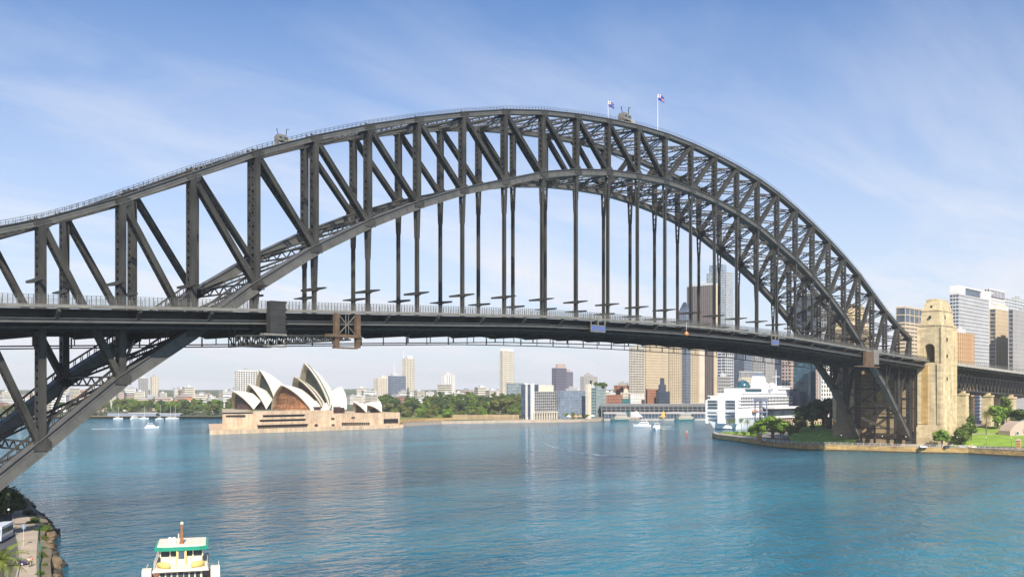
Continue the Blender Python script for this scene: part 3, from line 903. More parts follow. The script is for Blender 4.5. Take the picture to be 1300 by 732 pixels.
# ------------------------------------------------------------------ shell-roofed opera house
M['tile'] = pmat('white_glazed_tiles', (0.82, 0.765, 0.63), 0.35, 0, 0.10, 0.25, 5, 0.03, 2.0)
M['rib'] = pmat('concrete_shell_ribs', (0.40, 0.33, 0.22), 0.7, 0, 0.15, 0.3, 4)
M['bronze'] = pmat('dark_bronze_bars', (0.09, 0.055, 0.035), 0.5, 0, 0.2, 0.5)
M['pink_granite'] = stone_mat('pink_granite_panels', (0.62, 0.475, 0.345), 5.0, 1.25, 0.07, 0.05)
M['bronze_glass'] = pmat('bronze_glass', (0.26, 0.115, 0.045), 0.3, 0, 0.6, 0.10, 4, streak=(1, 1, 3.5), spec=0.4)
M['green_glass'] = pmat('green_bronze_louvres', (0.016, 0.055, 0.045), 0.35, 0, 0.5, 0.2, 4)
M['dark_glass'] = pmat('dark_topaz_glass', (0.05, 0.026, 0.024), 0.25, 0, 0.5, 0.15, 3)
oh = thing('opera_house', 'white shell-roofed performing arts house on a pink stone podium at the water', 'opera house')
def P3(px, py, Y):
    x, d = on_y(px, Y); return Vector((x, Y, zat(py, d)))
def arc(p, q, out, n, rad):
    c = q - p; L = c.length; a = c / L
    o = out - a * out.dot(a); o.normalize()
    s = L * L / (8 * rad)
    return [p + c * (k / n) + o * (4 * s * (k / n) * (1 - k / n)) for k in range(n + 1)]
def shell(tip, foot_n, foot_f, rear, glass, rad=62.0, n=14, m=16, fill=True, setback=3.0, bulge=4.0, flip=1, fill_to=1.0):
    ridge = arc(tip, rear, Vector((0, 0, 1)), m, 75.0)
    mb = MB(); rim = MB(); rims = []
    root = None
    for foot, s in ((foot_n, -1), (foot_f, 1)):
        rows = []; inner = []
        for j, q in enumerate(ridge):
            out = Vector((-0.25 * flip, s * 1.0, 0.75))
            r_ = arc(foot, q, out, n, rad)
            rows.append(r_)
            o = out.normalized()
            inner.append([p - o * 1.0 for p in r_[:-1]] + [r_[-1] - Vector((0, 0, 1.2))])
        rims.append((rows[0], inner[0]))
        b = len(mb.v)
        for r_ in rows: mb.v += [tuple(p) for p in r_]
        for j in range(m):
            for k in range(n): mb.f.append((b + j * (n + 1) + k, b + j * (n + 1) + k + 1, b + (j + 1) * (n + 1) + k + 1, b + (j + 1) * (n + 1) + k))
        b = len(rim.v)
        for r_ in inner: rim.v += [tuple(p) for p in r_]
        for j in range(m):
            for k in range(n): rim.f.append((b + j * (n + 1) + k, b + (j + 1) * (n + 1) + k, b + (j + 1) * (n + 1) + k + 1, b + j * (n + 1) + k + 1))
        for jj in (0, m):
            b = len(rim.v); rim.v += [tuple(p) for p in rows[jj]] + [tuple(p) for p in inner[jj]]
            for k in range(n): rim.f.append((b + k, b + k + 1, b + n + 1 + k + 1, b + n + 1 + k))
    o = mb.build('roof_shell', M['tile'], oh, smooth=True)
    rim.build('shell_rib', M['rib'], o)
    if fill:
        g = MB(); U = 10; nn = int(n * fill_to)
        for k in range(nn + 1):
            A = rims[0][1][k]; B = rims[1][1][k]
            v = k / n
            for u in range(U + 1):
                t = u / U; p = A.lerp(B, t)
                p = p + Vector((flip * (setback * min(1.0, 4 * v + .2) - bulge * math.sin(math.pi * t) * max(0, 1 - v * 1.7)), 0, 0))
                g.v.append(tuple(p))
        for k in range(nn):
            for u in range(U): a = k * (U + 1) + u; g.f.append((a, a + 1, a + U + 2, a + U + 1))
        go = g.build('glass_wall', M[glass], oh)
        mu = MB()
        for u in range(1, U):
            for k in range(nn):
                a = Vector(g.v[k * (U + 1) + u]); b_ = Vector(g.v[(k + 1) * (U + 1) + u])
                if (a - b_).length > .3: mu.beam(a - Vector((.15 * flip, 0, 0)), b_ - Vector((.15 * flip, 0, 0)), .22, .3, (0, 1, 0))
        for k in range(1, nn, 2):
            for u in range(U):
                a = Vector(g.v[k * (U + 1) + u]); b_ = Vector(g.v[k * (U + 1) + u + 1]); 
                if (a - b_).length > .2: mu.beam(a - Vector((.15 * flip, 0, 0)), b_ - Vector((.15 * flip, 0, 0)), .25, .2, (1, 0, 0))
        mu.build('mullion', M['bronze'], go)
    return o
YA, WA = 500.0, 21.0
def hall(tips, y0, w, zb):
    for tip, foot, rear, glass, kw in tips:
        T = P3(tip[0], tip[1], y0)
        x, d = on_y(foot[0], y0 - w)
        fz = zb
        FN = Vector((x, y0 - w, fz)); FF = Vector((x, y0 + w, fz))
        if kw.get('far_px'): FF.x = on_y(kw.pop('far_px'), y0 + w)[0]
        Rr = P3(rear[0], rear[1], y0)
        shell(T, FN, FF, Rr, glass, **kw)
hall([((357, 488), (395, 521), (402, 505), 'bronze_glass', dict(far_px=344, bulge=7.0, rad=40)),
      ((373.5, 477), (411, 521), (413, 508), 'dark_glass', dict(setback=4, bulge=0, rad=46)),
      ((386, 460), (419, 521), (424, 499), 'green_glass', dict(setback=4, bulge=0, rad=58)),
      ((433, 490.5), (440, 521), (416, 499), 'dark_glass', dict(flip=-1, bulge=0, rad=40))], YA, WA, 17.6)
hall([((295.5, 496), (322, 521), (336, 505), 'dark_glass', dict(far_px=296, bulge=5, rad=38)),
      ((315.5, 487), (338, 521), (349, 503), 'dark_glass', dict(setback=3, bulge=0, rad=42)),
      ((329.5, 469), (352, 521), (366, 494), 'green_glass', dict(setback=3, bulge=0, rad=50)),
      ((378, 492), (384, 521), (360, 497), 'dark_glass', dict(flip=-1, bulge=0, rad=36))], 553.0, 17.0, 17.6)
hall([((448.5, 509.5), (465, 526.5), (466, 513.5), 'dark_glass', dict(bulge=2, rad=26, setback=2)),
      ((482.5, 509), (484.5, 527), (461, 513.0), 'dark_glass', dict(flip=-1, bulge=0, rad=20, setback=2))], 480.0, 8.0, 14.6)
# side shells closing the gaps between the big roofs
def side_shell(a, b, c, n=8):
    mb = MB(); A1 = arc(a, c, Vector((0, -1, .5)), n, 30.0); B1 = arc(b, c, Vector((0, -1, .5)), n, 30.0)
    for p, q in zip(A1, B1):
        for u in range(5): mb.v.append(tuple(p.lerp(q, u / 4) + Vector((0, -.5 * math.sin(math.pi * u / 4), 0))))
    for k in range(n):
        for u in range(4): i = k * 5 + u; mb.f.append((i, i + 1, i + 6, i + 5))
    mb.build('side_shell', M['tile'], oh, smooth=True)
for pa, pb, pc, Y, z in ((421, 440, (420, 499), YA - WA, 17.4), (408, 418, (416, 506), YA - WA, 17.4), (394, 409, (401, 507), YA - WA, 17.4)):
    Xa, Xb = on_y(pa, Y)[0], on_y(pb, Y)[0]
    side_shell(Vector((Xa, Y, z)), Vector((Xb, Y, z)), P3(pc[0], pc[1], Y + 9))
# podium
xa = on_y(266, 458)[0]; xb = on_y(512, 458)[0]
xl = on_y(284, 470)[0]; x325 = on_y(322, 466)[0]; x430 = on_y(423, 466)[0]; x505 = on_y(508, 466)[0]
mb = MB(); mb.prism([(xa, 458), (xb, 458), (xb, 600), (xa + 82, 600)], -1, 3.4)
mb.build('broadwalk', M['pink_granite'], oh)
mb = MB()
mb.box(x325, x430, 466, 484, 3.4, 17.4)
mb.prism([(xl, 472), (x325 + .3, 466.6), (x325 + 70, 590), (xl + 71, 590)], 3.4, 15.6)
mb.box(x430, x505, 466.4, 560, 3.4, 14.2)
mb.box(x430 - 26, x430 + 1, 467, 500, 14.2, 17.3)
mb.build('podium', M['pink_granite'], oh)
mb = MB(); mb.prism([(xl + .8, 472.6), (x325 + .3, 467.6), (x325 + 69, 588), (xl + 71, 588)], 15.6, 16.9); mb.build('lounge_glass', M['glass'], oh)
mb = MB(); mb.prism([(xl - .4, 471.4), (x325 + .2, 466.0), (x325 + 70, 590), (xl + 70, 590)], 16.9, 17.4); mb.build('terrace_slab', M['rib'], oh)
mb = MB()
for (p0, p1, ya, yb, Y) in ((334, 386, 526.7, 528.6, 466), (330, 387, 532.5, 534.3, 466), (327, 390, 539.2, 542.6, 466)):
    X0 = on_y(p0, Y)[0]; X1 = on_y(p1, Y)[0]; d = on_y((p0 + p1) / 2, Y)[1]
    mb.box(X0, X1, Y - .12, Y + .5, zat(yb, d), zat(ya, d)); mb.box(X0 - .5, X1 + .5, Y - 1.0, Y, zat(ya, d), zat(ya, d) + .5)
for (p0, p1, ya, yb) in ((287, 311, 526.5, 528.6),):
    X0 = on_y(p0, 471)[0]; X1 = on_y(p1, 468)[0]; d = on_y(300, 469)[1]
    mb.beam((X0, 471.3, (zat(ya, d) + zat(yb, d)) / 2), (X1, 467.6, (zat(ya, d) + zat(yb, d)) / 2), .8, zat(ya, d) - zat(yb, d), (0, 1, 0))
mb.build('window_slot', M['black'], oh)
for k in range(13):
    px = 434 + k * 2.75; X0, d = on_y(px, 466.4)
    mb = MB(); mb.box(X0, X0 + 2.0, 466.25, 467, zat(540.5, d), zat(536, d)); mb.build('window', M['black'], oh)
for p0, p1, ya, yb in ((487, 505, 531.5, 537), (399, 403, 538, 541.5), (420.5, 424.5, 538, 541.5), (420, 424, 530, 532.5), (446, 450, 529, 530.5), (294, 296, 538, 541)):
    X0, d = on_y(p0, 466.4); X1 = on_y(p1, 466.4)[0]
    if p0 < 300: continue
    mb = MB(); mb.box(X0, X1, 465.9, 467, zat(yb, d), zat(ya, d)); mb.build('opening', M['black'], oh)
for p0, p1, ya, yb, Y in ((399, 407, 516, 521, 478), (424, 432, 516, 522, 478), (433, 437, 517, 522, 478), (469, 476, 523, 527, 472)):
    X0, d = on_y(p0, Y); X1 = on_y(p1, Y)[0]
    mb = MB(); mb.box(X0, X1, Y - .5, Y + 6, 14, zat(ya, d)); mb.build('foyer_window', M['dark_glass'], oh)
mb = MB()
for k in range(9): mb.box(x505 + k * .9, x505 + k * .9 + 1.2, 480, 585, 3.4, 14.2 - 1.2 * k)
mb.build('forecourt_stair', M['pink_granite'], oh)
mb = MB()
rp = [(xa + .3, 458.3), (xb, 458.3)]
for i in range(60): X = xa + .3 + (xb - xa) * i / 60; mb.beam((X, 458.3, 3.4), (X, 458.3, 4.5), .12, .12)
mb.beam((xa, 458.3, 4.5), (xb, 458.3, 4.5), .1, .1); mb.build('railing', M['rib'], oh)
land = [at(512, 905), (xb - 2, 462), (xb - 2, 596), at(520, 1075), at(560, 1060)]

# ------------------------------------------------------------------ city buildings
def wall(key, name, col, rough=.7, var=.1): M[key] = pmat(name, col, rough, 0, var, 0.06, 6)
wall('tan', 'tan concrete', (0.56, 0.45, 0.30)); wall('cream', 'cream render', (0.62, 0.56, 0.45)); wall('white', 'white render', (0.70, 0.68, 0.64))
wall('greyc', 'grey concrete cladding', (0.36, 0.35, 0.34)); wall('brown', 'brown granite fins', (0.17, 0.14, 0.13)); wall('brick', 'red brown brick', (0.33, 0.15, 0.09))
wall('orange', 'orange sandstone', (0.50, 0.30, 0.15)); wall('navy', 'dark navy cladding', (0.05, 0.065, 0.10)); wall('bluegrey', 'blue grey cladding', (0.20, 0.23, 0.30))
wall('purple', 'purple grey cladding', (0.155, 0.15, 0.20)); wall('pink', 'pinkish stone', (0.46, 0.35, 0.29)); wall('palegrey', 'pale grey panels', (0.52, 0.52, 0.52)); wall('roofgrey', 'grey roof membrane', (0.30, 0.30, 0.31))
wall('roadgrey', 'weathered road concrete', (0.17, 0.175, 0.18)); wall('terracotta', 'terracotta roof tiles', (0.38, 0.16, 0.09)); wall('teal', 'teal panels', (0.05, 0.17, 0.18)); wall('greengrey', 'green grey cladding', (0.30, 0.34, 0.31))
M['blueglass'] = pmat('blue_curtain_glass', (0.06, 0.082, 0.115), 0.12, 0, 0.6, 0.22, 3, spec=0.6)
M['paleglass'] = pmat('pale_reflective_glass', (0.19, 0.25, 0.30), 0.12, 0, 0.5, 0.22, 3, spec=0.7)
M['tealglass'] = pmat('teal_curtain_glass', (0.03, 0.10, 0.13), 0.15, 0, 0.6, 0.22, 3, spec=0.6)
M['midglass'] = pmat('grey_window_glass', (0.085, 0.092, 0.10), 0.15, 0, 0.7, 0.33, 2, spec=0.5)
def frame(mb, x0, x1, y0, y1, z0, z1, fl, bay, band, fin, out, sides='WNES'):
    nf = max(1, int(round((z1 - z0) / fl))); fh = (z1 - z0) / nf
    if band > 0:
        for k in range(nf + 1):
            a = z0 + k * fh - band / 2; b = min(a + band, z1 + .2); a = max(a, z0)
            if 'W' in sides: mb.box(x0 - out, x1 + out, y0 - out, y0 + .05, a, b)
            if 'E' in sides: mb.box(x0 - out, x1 + out, y1 - .05, y1 + out, a, b)
            if 'N' in sides: mb.box(x0 - out, x0 + .05, y0 + .06, y1 - .06, a, b)
            if 'S' in sides: mb.box(x1 - .05, x1 + out, y0 + .06, y1 - .06, a, b)
    if fin > 0:
        o2 = out + .04
        for (a0, a1, f) in ((x0, x1, 'W'), (x0, x1, 'E'), (y0, y1, 'N'), (y0, y1, 'S')):
            if f not in sides: continue
            n = max(1, int(round((a1 - a0) / bay)))
            for k in range(n + 1):
                c = a0 + (a1 - a0) * k / n
                c = min(max(c, a0 + fin / 2 - o2), a1 - fin / 2 + o2)
                if f == 'W': mb.box(c - fin / 2, c + fin / 2, y0 - o2, y0 + .04, z0, z1 + .25)
                if f == 'E': mb.box(c - fin / 2, c + fin / 2, y1 - .04, y1 + o2, z0, z1 + .25)
                if f == 'N' and y0 + .4 < c < y1 - .4: mb.box(x0 - o2, x0 + .04, c - fin / 2, c + fin / 2, z0, z1 + .25)
                if f == 'S' and y0 + .4 < c < y1 - .4: mb.box(x1 - .04, x1 + o2, c - fin / 2, c + fin / 2, z0, z1 + .25)
def footprint(px0, pxc, px1, d, dep=None):
    xc, yc = at(pxc, d)
    x1 = on_y(px1, yc)[0] if px1 > pxc else xc + (dep or 25)
    y1 = on_x(px0, xc)[0] if px0 < pxc - .2 else yc + (dep or 25)
    return xc, min(x1, xc + 160), yc, min(y1, yc + 160)
def tower(name, label, px0, pxc, px1, top, d, wallm, glass='glass', fl=3.7, bay=3.2, band=1.3, fin=.7, out=.35, z0=2.6, dep=None, plant=True, cat='building', group=None, crown=None, rng=random):
    x0, x1, y0, y1 = footprint(px0, pxc, px1, d, dep)
    zt = zat(top, d)
    o = thing(name, label, cat, ((x0 + x1) / 2, (y0 + y1) / 2, z0), 0, group)
    hx, hy, h = (x1 - x0) / 2, (y1 - y0) / 2, zt - z0
    mb = MB(); mb.box(-hx, hx, -hy, hy, -1, h - .1); mb.build('glass_wall', M[glass], o)
    mb = MB(); frame(mb, -hx, hx, -hy, hy, 0, h, fl, bay, band, fin, out); mb.build('facade_frame', M[wallm], o)
    mb = MB(); mb.box(-hx + .3, hx - .3, -hy + .3, hy - .3, h - .05, h + .35); mb.build('roof', M['roofgrey'], o)
    if plant:
        mb = MB(); px_ = hx * rng.uniform(.35, .6); py_ = hy * rng.uniform(.35, .6); q = hx * rng.uniform(-.2, .2)
        mb.box(q - px_, q + px_, -py_, py_, h + .3, h + rng.uniform(2.6, 4.2)); mb.box(q - px_ * .5, q + px_ * .2, -py_ * .5, py_ * .6, h + 2, h + 5.4)
        mb.build('plant_room', M[rng.choice(['palegrey', 'greyc', wallm])], o)
    return o, hx, hy, h
T = tower
T('apartment_tower', 'pale slab apartment tower with white top storey, leftmost of the towers under the deck', 799, 800.5, 820, 441, 1268, 'cream', 'midglass', 3.2, 3.4, .9, .6)
o, hx, hy, h = T('office_tower', 'tan tower of fine vertical ribs behind the red brick block', 817, 820.5, 848, 431, 1290, 'tan', 'midglass', 3.6, 2.0, 1.3, 1.05, plant=False)
mb = MB(); mb.box(-hx - .9, -hx * .2 + 12, -hy - .8, -hy - .3, h * .985, h + .6); mb.build('top_band', M['tan'], o)
o, hx, hy, h = T('office_tower', 'broad tower of tall tan fins and dark strips behind the cruise ship stern', 848, 850, 893, 428, 1335, 'tan', 'midglass', 3.7, 4.6, .9, 1.7, 1.0, plant=False)
mb = MB(); mb.box(hx * .72, hx + 1.2, -hy - 1.3, -hy + 4, 0, h); mb.build('corner_pier', M['cream'], o)
mb = MB(); mb.box(-hx - 2, hx + 2, -hy - 6, -hy - 1.2, -1, h * .14); mb.build('podium_block', M['greyc'], o)
o, hx, hy, h = T('office_tower', 'brown vertical-finned tower with a bright sunlit edge rising above the deck', 873, 905.5, 912, 362, 1400, 'brown', 'midglass', 3.8, 3.6, .5, 1.9, .9)
mb = MB(); mb.box(-hx + .2, hx + 1.2, -hy - 1.2, -hy - .4, 0, h + 1); mb.build('corner_pier', M['tan'], o)  # tan colour stands in for sunlight on the column ends
mb = MB(); mb.box(-hx - 1.3, hx, -hy, hy, h + .3, h + 3.4); mb.build('roof_cap', M['palegrey'], o)
o, hx, hy, h = T('glass_tower', 'tallest pale glass tower, hazy behind the brown tower and the hangers', 897, 922, 931, 345, 1600, 'palegrey', 'paleglass', 3.9, 4.0, .7, .4)
mb = MB(); mb.box(-hx * .8, hx * .2, -hy * .6, hy * .8, h, h + 13); mb.build('crown_screen', M['paleglass'], o)
o, hx, hy, h = T('office_building', 'low building with a blue pointed glass roof seen over the deck rail', 862, 871, 876, 394, 1350, 'bluegrey', 'blueglass', 3.8, 3, .6, .5, plant=False)
mb = MB(); mb.prism([(-hx, -hy), (hx, -hy), (hx, hy), (-hx, hy)], h, h + 12, [(-.5, -hy * .3), (.5, -hy * .3), (.5, hy * .3), (-.5, hy * .3)]); mb.build('glass_roof', M['blueglass'], o)
T('office_tower', 'grey and white floor-banded tower right of the tan corner, above the ship bow', 911, 921, 931, 436, 1230, 'palegrey', 'glass', 3.7, 5, 1.5, .8)
T('office_building', 'grey podium block just behind the ship, left of its radar mast', 911, 912, 927, 478, 1195, 'greyc', 'midglass', 4, 4, 1.8, .8)
T('office_tower', 'dark navy glass tower between pale banded tower and grey stone tower', 928, 931, 944, 436, 1260, 'navy', 'blueglass', 3.8, 3, .8, .4)
T('office_tower', 'slim blue grey tower left of the grey stone tower under the deck', 942, 944, 957, 440, 1300, 'bluegrey', 'glass', 3.8, 2.4, 1.0, .8)
T('office_tower', 'grey stone tower with close vertical lines behind the ship radar mast', 955, 972, 988, 453, 1220, 'greyc', 'midglass', 3.7, 2.6, .7, 1.5)
T('office_tower', 'narrow navy tower slotted beside the grey stone tower', 984, 987, 995, 440, 1150, 'navy', 'blueglass', 3.8, 2.2, .8, .3)
T('office_tower', 'pinkish stone tower with square windows under the deck near the leg', 993, 1004, 1012, 440, 1020, 'pink', 'glass', 3.7, 3.2, 1.5, 1.3)
o, hx, hy, h = T('glass_tower', 'dark blue glass tower with bright edge beside the leaning bridge leg', 1008, 1029, 1035, 425, 960, 'navy', 'tealglass', 3.8, 2.8, .5, .35)
mb = MB(); mb.box(-hx - 8, -hx, -hy * .2, hy * 3, 0, h * .36); mb.build('podium_block', M['navy'], o)  # dark block added where only a shadow lies low beside the tower
T('office_tower', 'slim mauve stone tower right of the dark blue glass tower', 1034, 1036, 1042, 430, 980, 'pink', 'midglass', 3.8, 2.5, 1.0, .9)
T('office_tower', 'white-framed tower with dark window bays behind the leaning bridge leg', 1039, 1042, 1064, 425, 900, 'white', 'glass', 3.7, 5.5, 1.2, 1.8)
T('glass_tower', 'dark glass tower seen through the right end of the truss', 1010, 1028, 1036, 376, 1240, 'navy', 'blueglass', 3.9, 3, .7, .4)
T('office_tower', 'grey tower showing between truss posts above the deck, left of centre', 1040, 1052, 1060, 388, 1160, 'greyc', 'glass', 3.8, 3, 1.2, .8)
T('glass_tower', 'short blue glass tower beside the near end of the truss', 1059, 1066, 1074, 404, 1100, 'bluegrey', 'blueglass', 3.9, 3, .7, .4)
# right of the arch
o, hx, hy, h = T('office_building', 'sand-coloured striped building with glass top storeys just left of the tall pylon', 1138, 1149, 1172, 409, 960, 'tan', 'midglass', 3.8, 12, 2.3, .8, plant=False)
mb = MB(); mb.box(-hx, hx, -hy, hy, h, h + 14.5); mb.build('glass_top', M['blueglass'], o)
mb = MB(); frame(mb, -hx, hx, -hy, hy, h, h + 15, 8, 11, .8, .7, .3); mb.box(-hx - .5, hx + .5, -hy - .6, hy, h + 14, h + 15.5); mb.build('top_frame', M['tan'], o)
o, hx, hy, h = T('glass_tower', 'silver blue glass office tower with white corner, right of the pylon', 1206, 1217, 1256, 373, 1020, 'palegrey', 'blueglass', 3.7, 2.8, 1.35, .5, plant=False)
mb = MB(); mb.box(-hx - .6, -hx * .62, -hy - .6, hy, h, h + 7.5); mb.box(hx * .42, hx + .6, -hy - .6, hy, h, h + 7.5); mb.box(-hx - .6, hx + 12, -hy - .6, hy, h + 7.5, h + 9); mb.build('crown_frame', M['white'], o)
mb = MB(); mb.box(-hx * .6, hx * .4, -hy + .5, hy, h, h + 7.4); mb.build('crown_glass', M['blueglass'], o)
mb = MB(); mb.box(hx - 1.2, hx + 1.4, -hy - 1.2, -hy, 0, h + 7); mb.build('corner_pier', M['white'], o)
o, hx, hy, h = T('office_tower', 'white tower with a louvred top panel half hidden behind the silver blue tower', 1250, 1256, 1275, 366, 1120, 'white', 'glass', 3.8, 3.2, 1.5, .9, plant=False)
mb = MB(); mb.box(-hx + 3, hx - 2, -hy - .9, -hy - .4, h - 9, h - 1.5); mb.build('louvre_panel', M['purple'], o)
mb = MB()
for k in range(9): q = -hx + 4 + k * (2 * hx - 7) / 9; mb.box(q, q + .9, -hy - 1.1, -hy - .9, h - 8.4, h - 2.2)
mb.build('louvre_blade', M['white'], o)
T('office_tower', 'pale tower with green glass bands at the right edge behind tan towers', 1270, 1274, 1312, 377, 1180, 'palegrey', 'tealglass', 3.8, 6, 1.7, 1.0)
o, hx, hy, h = T('office_tower', 'tan tower with stepped cream top and vertical stripes, second from the right edge', 1257, 1264, 1283, 392, 950, 'tan', 'midglass', 3.7, 3.4, .6, 1.6, .7, plant=False)
mb = MB(); mb.prism([(-hx - .7, -hy - .7), (hx + .7, -hy - .7), (hx + .7, hy), (-hx - .7, hy)], h, h + 3.4, [(-hx * .7, -hy * .7), (hx * .7, -hy * .7), (hx * .7, hy * .7), (-hx * .7, hy * .7)])
mb.box(-hx * .7, hx * .7, -hy * .7, hy * .7, h + 3.4, h + 5.6); mb.build('stepped_top', M['cream'], o)
T('office_tower', 'grey brown ribbed tower with tan cornice at the right edge', 1281, 1286, 1325, 393, 900, 'greyc', 'midglass', 3.7, 2.6, .7, 1.3, .6)
T('office_building', 'orange sandstone block with dark vertical strips between pylon and silver tower', 1205, 1209, 1236, 421, 840, 'orange', 'glass', 3.8, 5.2, .9, 3.2, .5)
# around the cove
o, hx, hy, h = T('apartment_block', 'waterfront apartment block with two white end fins and a cream colonnade', 662, 676, 711, 497, 1085, 'greyc', 'midglass', 3.2, 3.4, .9, .5, plant=False)
mb = MB()
for q in (0, 1): mb.box(-hx - 1.6, -hx + 2.2, -hy + q * hy * .9 - .8, -hy + q * hy * .9 + 1.6, 0, h + 9)
mb.build('end_fin', M['white'], o)
mb = MB(); mb.box(-hx - .8, -hx + 12, -hy + 1.7, hy, h * .1, h + 8); mb.build('stair_glass', M['blueglass'], o)
mb = MB(); mb.box(-hx * .5, hx * .72, -hy * .5, hy * .6, h, h + 7.5); mb.build('penthouse', M['cream'], o)
mb = MB(); mb.box(-hx, hx, -hy - 3.2, -hy - .5, 7.2, 8.2)
for k in range(12): q = -hx + .5 + k * (2 * hx - 1) / 11; mb.box(q - .55, q + .55, -hy - 3.0, -hy - 1.9, -1, 7.2)
mb.build('colonnade', M['cream'], o)
T('apartment_block', 'blue grey gridded apartment block right of the white-finned block', 708, 711, 746, 496, 1110, 'bluegrey', 'paleglass', 3.2, 3.0, .8, .6)
o, hx, hy, h = T('office_tower', 'dark purple stepped tower behind the waterfront apartment blocks', 701, 706, 719, 467, 1420, 'purple', 'glass', 3.6, 2.6, 1.6, 1.0, plant=False)
mb = MB(); mb.box(-hx * .5, hx, -hy * .6, hy * .6, h, h + 6); mb.build('plant_room', M['pink'], o)
mb = MB(); mb.box(hx, hx + 17, -hy + 2, hy, -1, h - 5); frame(mb, hx + .1, hx + 17, -hy + 2, hy, 0, h - 5, 3.6, 3, 0, .8, .35); mb.build('lower_wing', M['purple'], o)
mb = MB(); mb.box(hx + 2, hx + 14, -hy + 5, hy - 3, h - 5, h - 1); mb.build('wing_roof', M['pink'], o)
o, hx, hy, h = T('office_tower', 'weathered concrete tower with one dark slot, right of the purple tower', 737, 741, 758, 478, 1320, 'greyc', 'greyc', 3.7, 4, 1.0, 1.0)
mb = MB(); mb.box(-2, 2.4, -hy - .6, -hy - .3, h - 14, h - 5); mb.build('dark_slot', M['black'], o)
T('apartment_block', 'tall narrow cream wall block at the end of the blue grey apartments', 744, 746, 750, 487, 1120, 'cream', 'cream', 5, 5, .6, .8, plant=False)
T('office_building', 'green glass block wedged beside the cream wall block', 749, 750.5, 757, 492, 1150, 'greengrey', 'tealglass', 3.6, 3, .8, .4)
T('office_building', 'grey green glass block with trees on its roof near the ferry wharves', 755, 757, 769, 490, 1190, 'greengrey', 'paleglass', 3.6, 3, 1.0, .5, plant=False)
T('warehouse', 'low red brick building behind the viaduct, left of the pale apartment tower', 767, 769, 790, 501, 1215, 'brick', 'glass', 3.6, 3.4, 1.9, 1.9)
T('office_building', 'low cream building between brick warehouse and pale apartment tower', 788, 790, 801, 498, 1240, 'cream', 'glass', 3.6, 4, 2, 1.6)
T('warehouse', 'dark brick building with flat roof behind the low cream building', 780, 783, 801, 489, 1340, 'brick', 'glass', 3.6, 4, 2, 1.8)
T('kiosk', 'small teal panelled block in front of the low cream building', 790, 791, 800, 506, 1210, 'teal', 'teal', 3.6, 4, .6, .5, plant=False)
T('office_building', 'squat orange brick block in front of the fine-ribbed tan tower', 820, 821.5, 836, 494, 1225, 'brick', 'glass', 3.4, 3, 1.9, 1.9, plant=False)
o, hx, hy, h = T('office_building', 'dark stepped block added in place of a cast shadow between orange brick block and broad finned tower', 834, 837, 850, 497, 1225, 'navy', 'glass', 3.6, 3, 1.2, 1.2, plant=False)  # made-up dark block in the outline of a shadow on the tan tower
mb = MB(); mb.box(-hx * .7, hx * .3, -hy, hy, h, h + 9); mb.box(-hx * .4, hx * 0, -hy, hy, h + 9, h + 17); mb.build('stepped_top', M['navy'], o)  # upper steps of the added block, standing in for the cast shadow
T('office_building', 'white-topped pale block at the base of the pale apartment tower', 798, 800, 818, 500, 1225, 'white', 'midglass', 4, 4, 2.4, 2.2, plant=False)
# distant towers
o, hx, hy, h = T('apartment_tower', 'tall lone cream tower with rounded cap standing above the gardens', 635, 637.5, 652, 445, 1750, 'cream', 'midglass', 3.3, 3.4, 1.2, 1.6, plant=False)
mb = MB(); mb.prism([(-hx - .6, -hy - .6), (hx + .6, -hy - .6), (hx + .6, hy + .6), (-hx - .6, hy + .6)], h, h + 4, [(-hx * .8, -hy * .8), (hx * .8, -hy * .8), (hx * .8, hy * .8), (-hx * .8, hy * .8)]); mb.build('roof_cap', M['white'], o)
mb = MB(); mb.box(-hx - 9, hx + 4, -hy - 3, hy, 0, 20); mb.build('podium_block', M['white'], o)
o, hx, hy, h = T('apartment_tower', 'cream and white tower with thin mast, left of the lone cream tower', 511, 514, 526, 455, 1950, 'cream', 'midglass', 3.3, 4, 1.2, 1.8)
mb = MB(); mb.box(-hx * .3, hx * .6, -hy, hy, h, h + 6); mb.tube((-hx, 0, h), (-hx, 0, h + 16), .5); mb.build('mast', M['white'], o)
T('apartment_tower', 'white boxy tower above the gardens between two cream towers', 560, 563, 578, 475, 1800, 'white', 'midglass', 3.3, 6, 1.5, 2.8)
T('office_building', 'slate blue office block behind the gardens next to cream block', 493, 497, 515, 477, 1700, 'bluegrey', 'blueglass', 3.6, 3.2, 1.0, .7)
T('apartment_block', 'cream block left of the slate blue office block', 475, 479, 498, 480, 1750, 'cream', 'midglass', 3.3, 4, 1.5, 2)
o, hx, hy, h = T('radio_mast_building', 'low building carrying a thin white lattice mast above the gardens', 497, 498, 504, 474, 2000, 'white', 'midglass', 3.5, 4, 1.5, 2, plant=False)
mb = MB(); mb.tube((0, 0, h), (0, 0, h + 26), .7, .3); mb.build('mast', M['white'], o)
o, hx, hy, h = T('apartment_tower', 'grey white balconied apartment tower rising behind the shell roofs', 298, 302, 327, 471, 1500, 'white', 'midglass', 3.1, 4.2, 1.1, .9, .6)
mb = MB(); mb.box(-hx - .8, hx + .8, -hy - .8, hy, h, h + 1.6); mb.build('roof_cap', M['white'], o)
T('apartment_tower', 'small cream tower above the far left tree line', 191, 193, 201, 478, 1800, 'cream', 'midglass', 3.2, 4, 1.4, 2)
T('apartment_tower', 'grey slab tower left of the small cream tower on the far shore', 176, 178, 188, 480, 1900, 'greyc', 'midglass', 3.2, 4, 1.4, 1.5)
T('apartment_block', 'pale green glass pavilion block at the right end of the garden trees', 643, 645, 665, 486, 1300, 'greengrey', 'paleglass', 4, 4, .8, .5, plant=False)

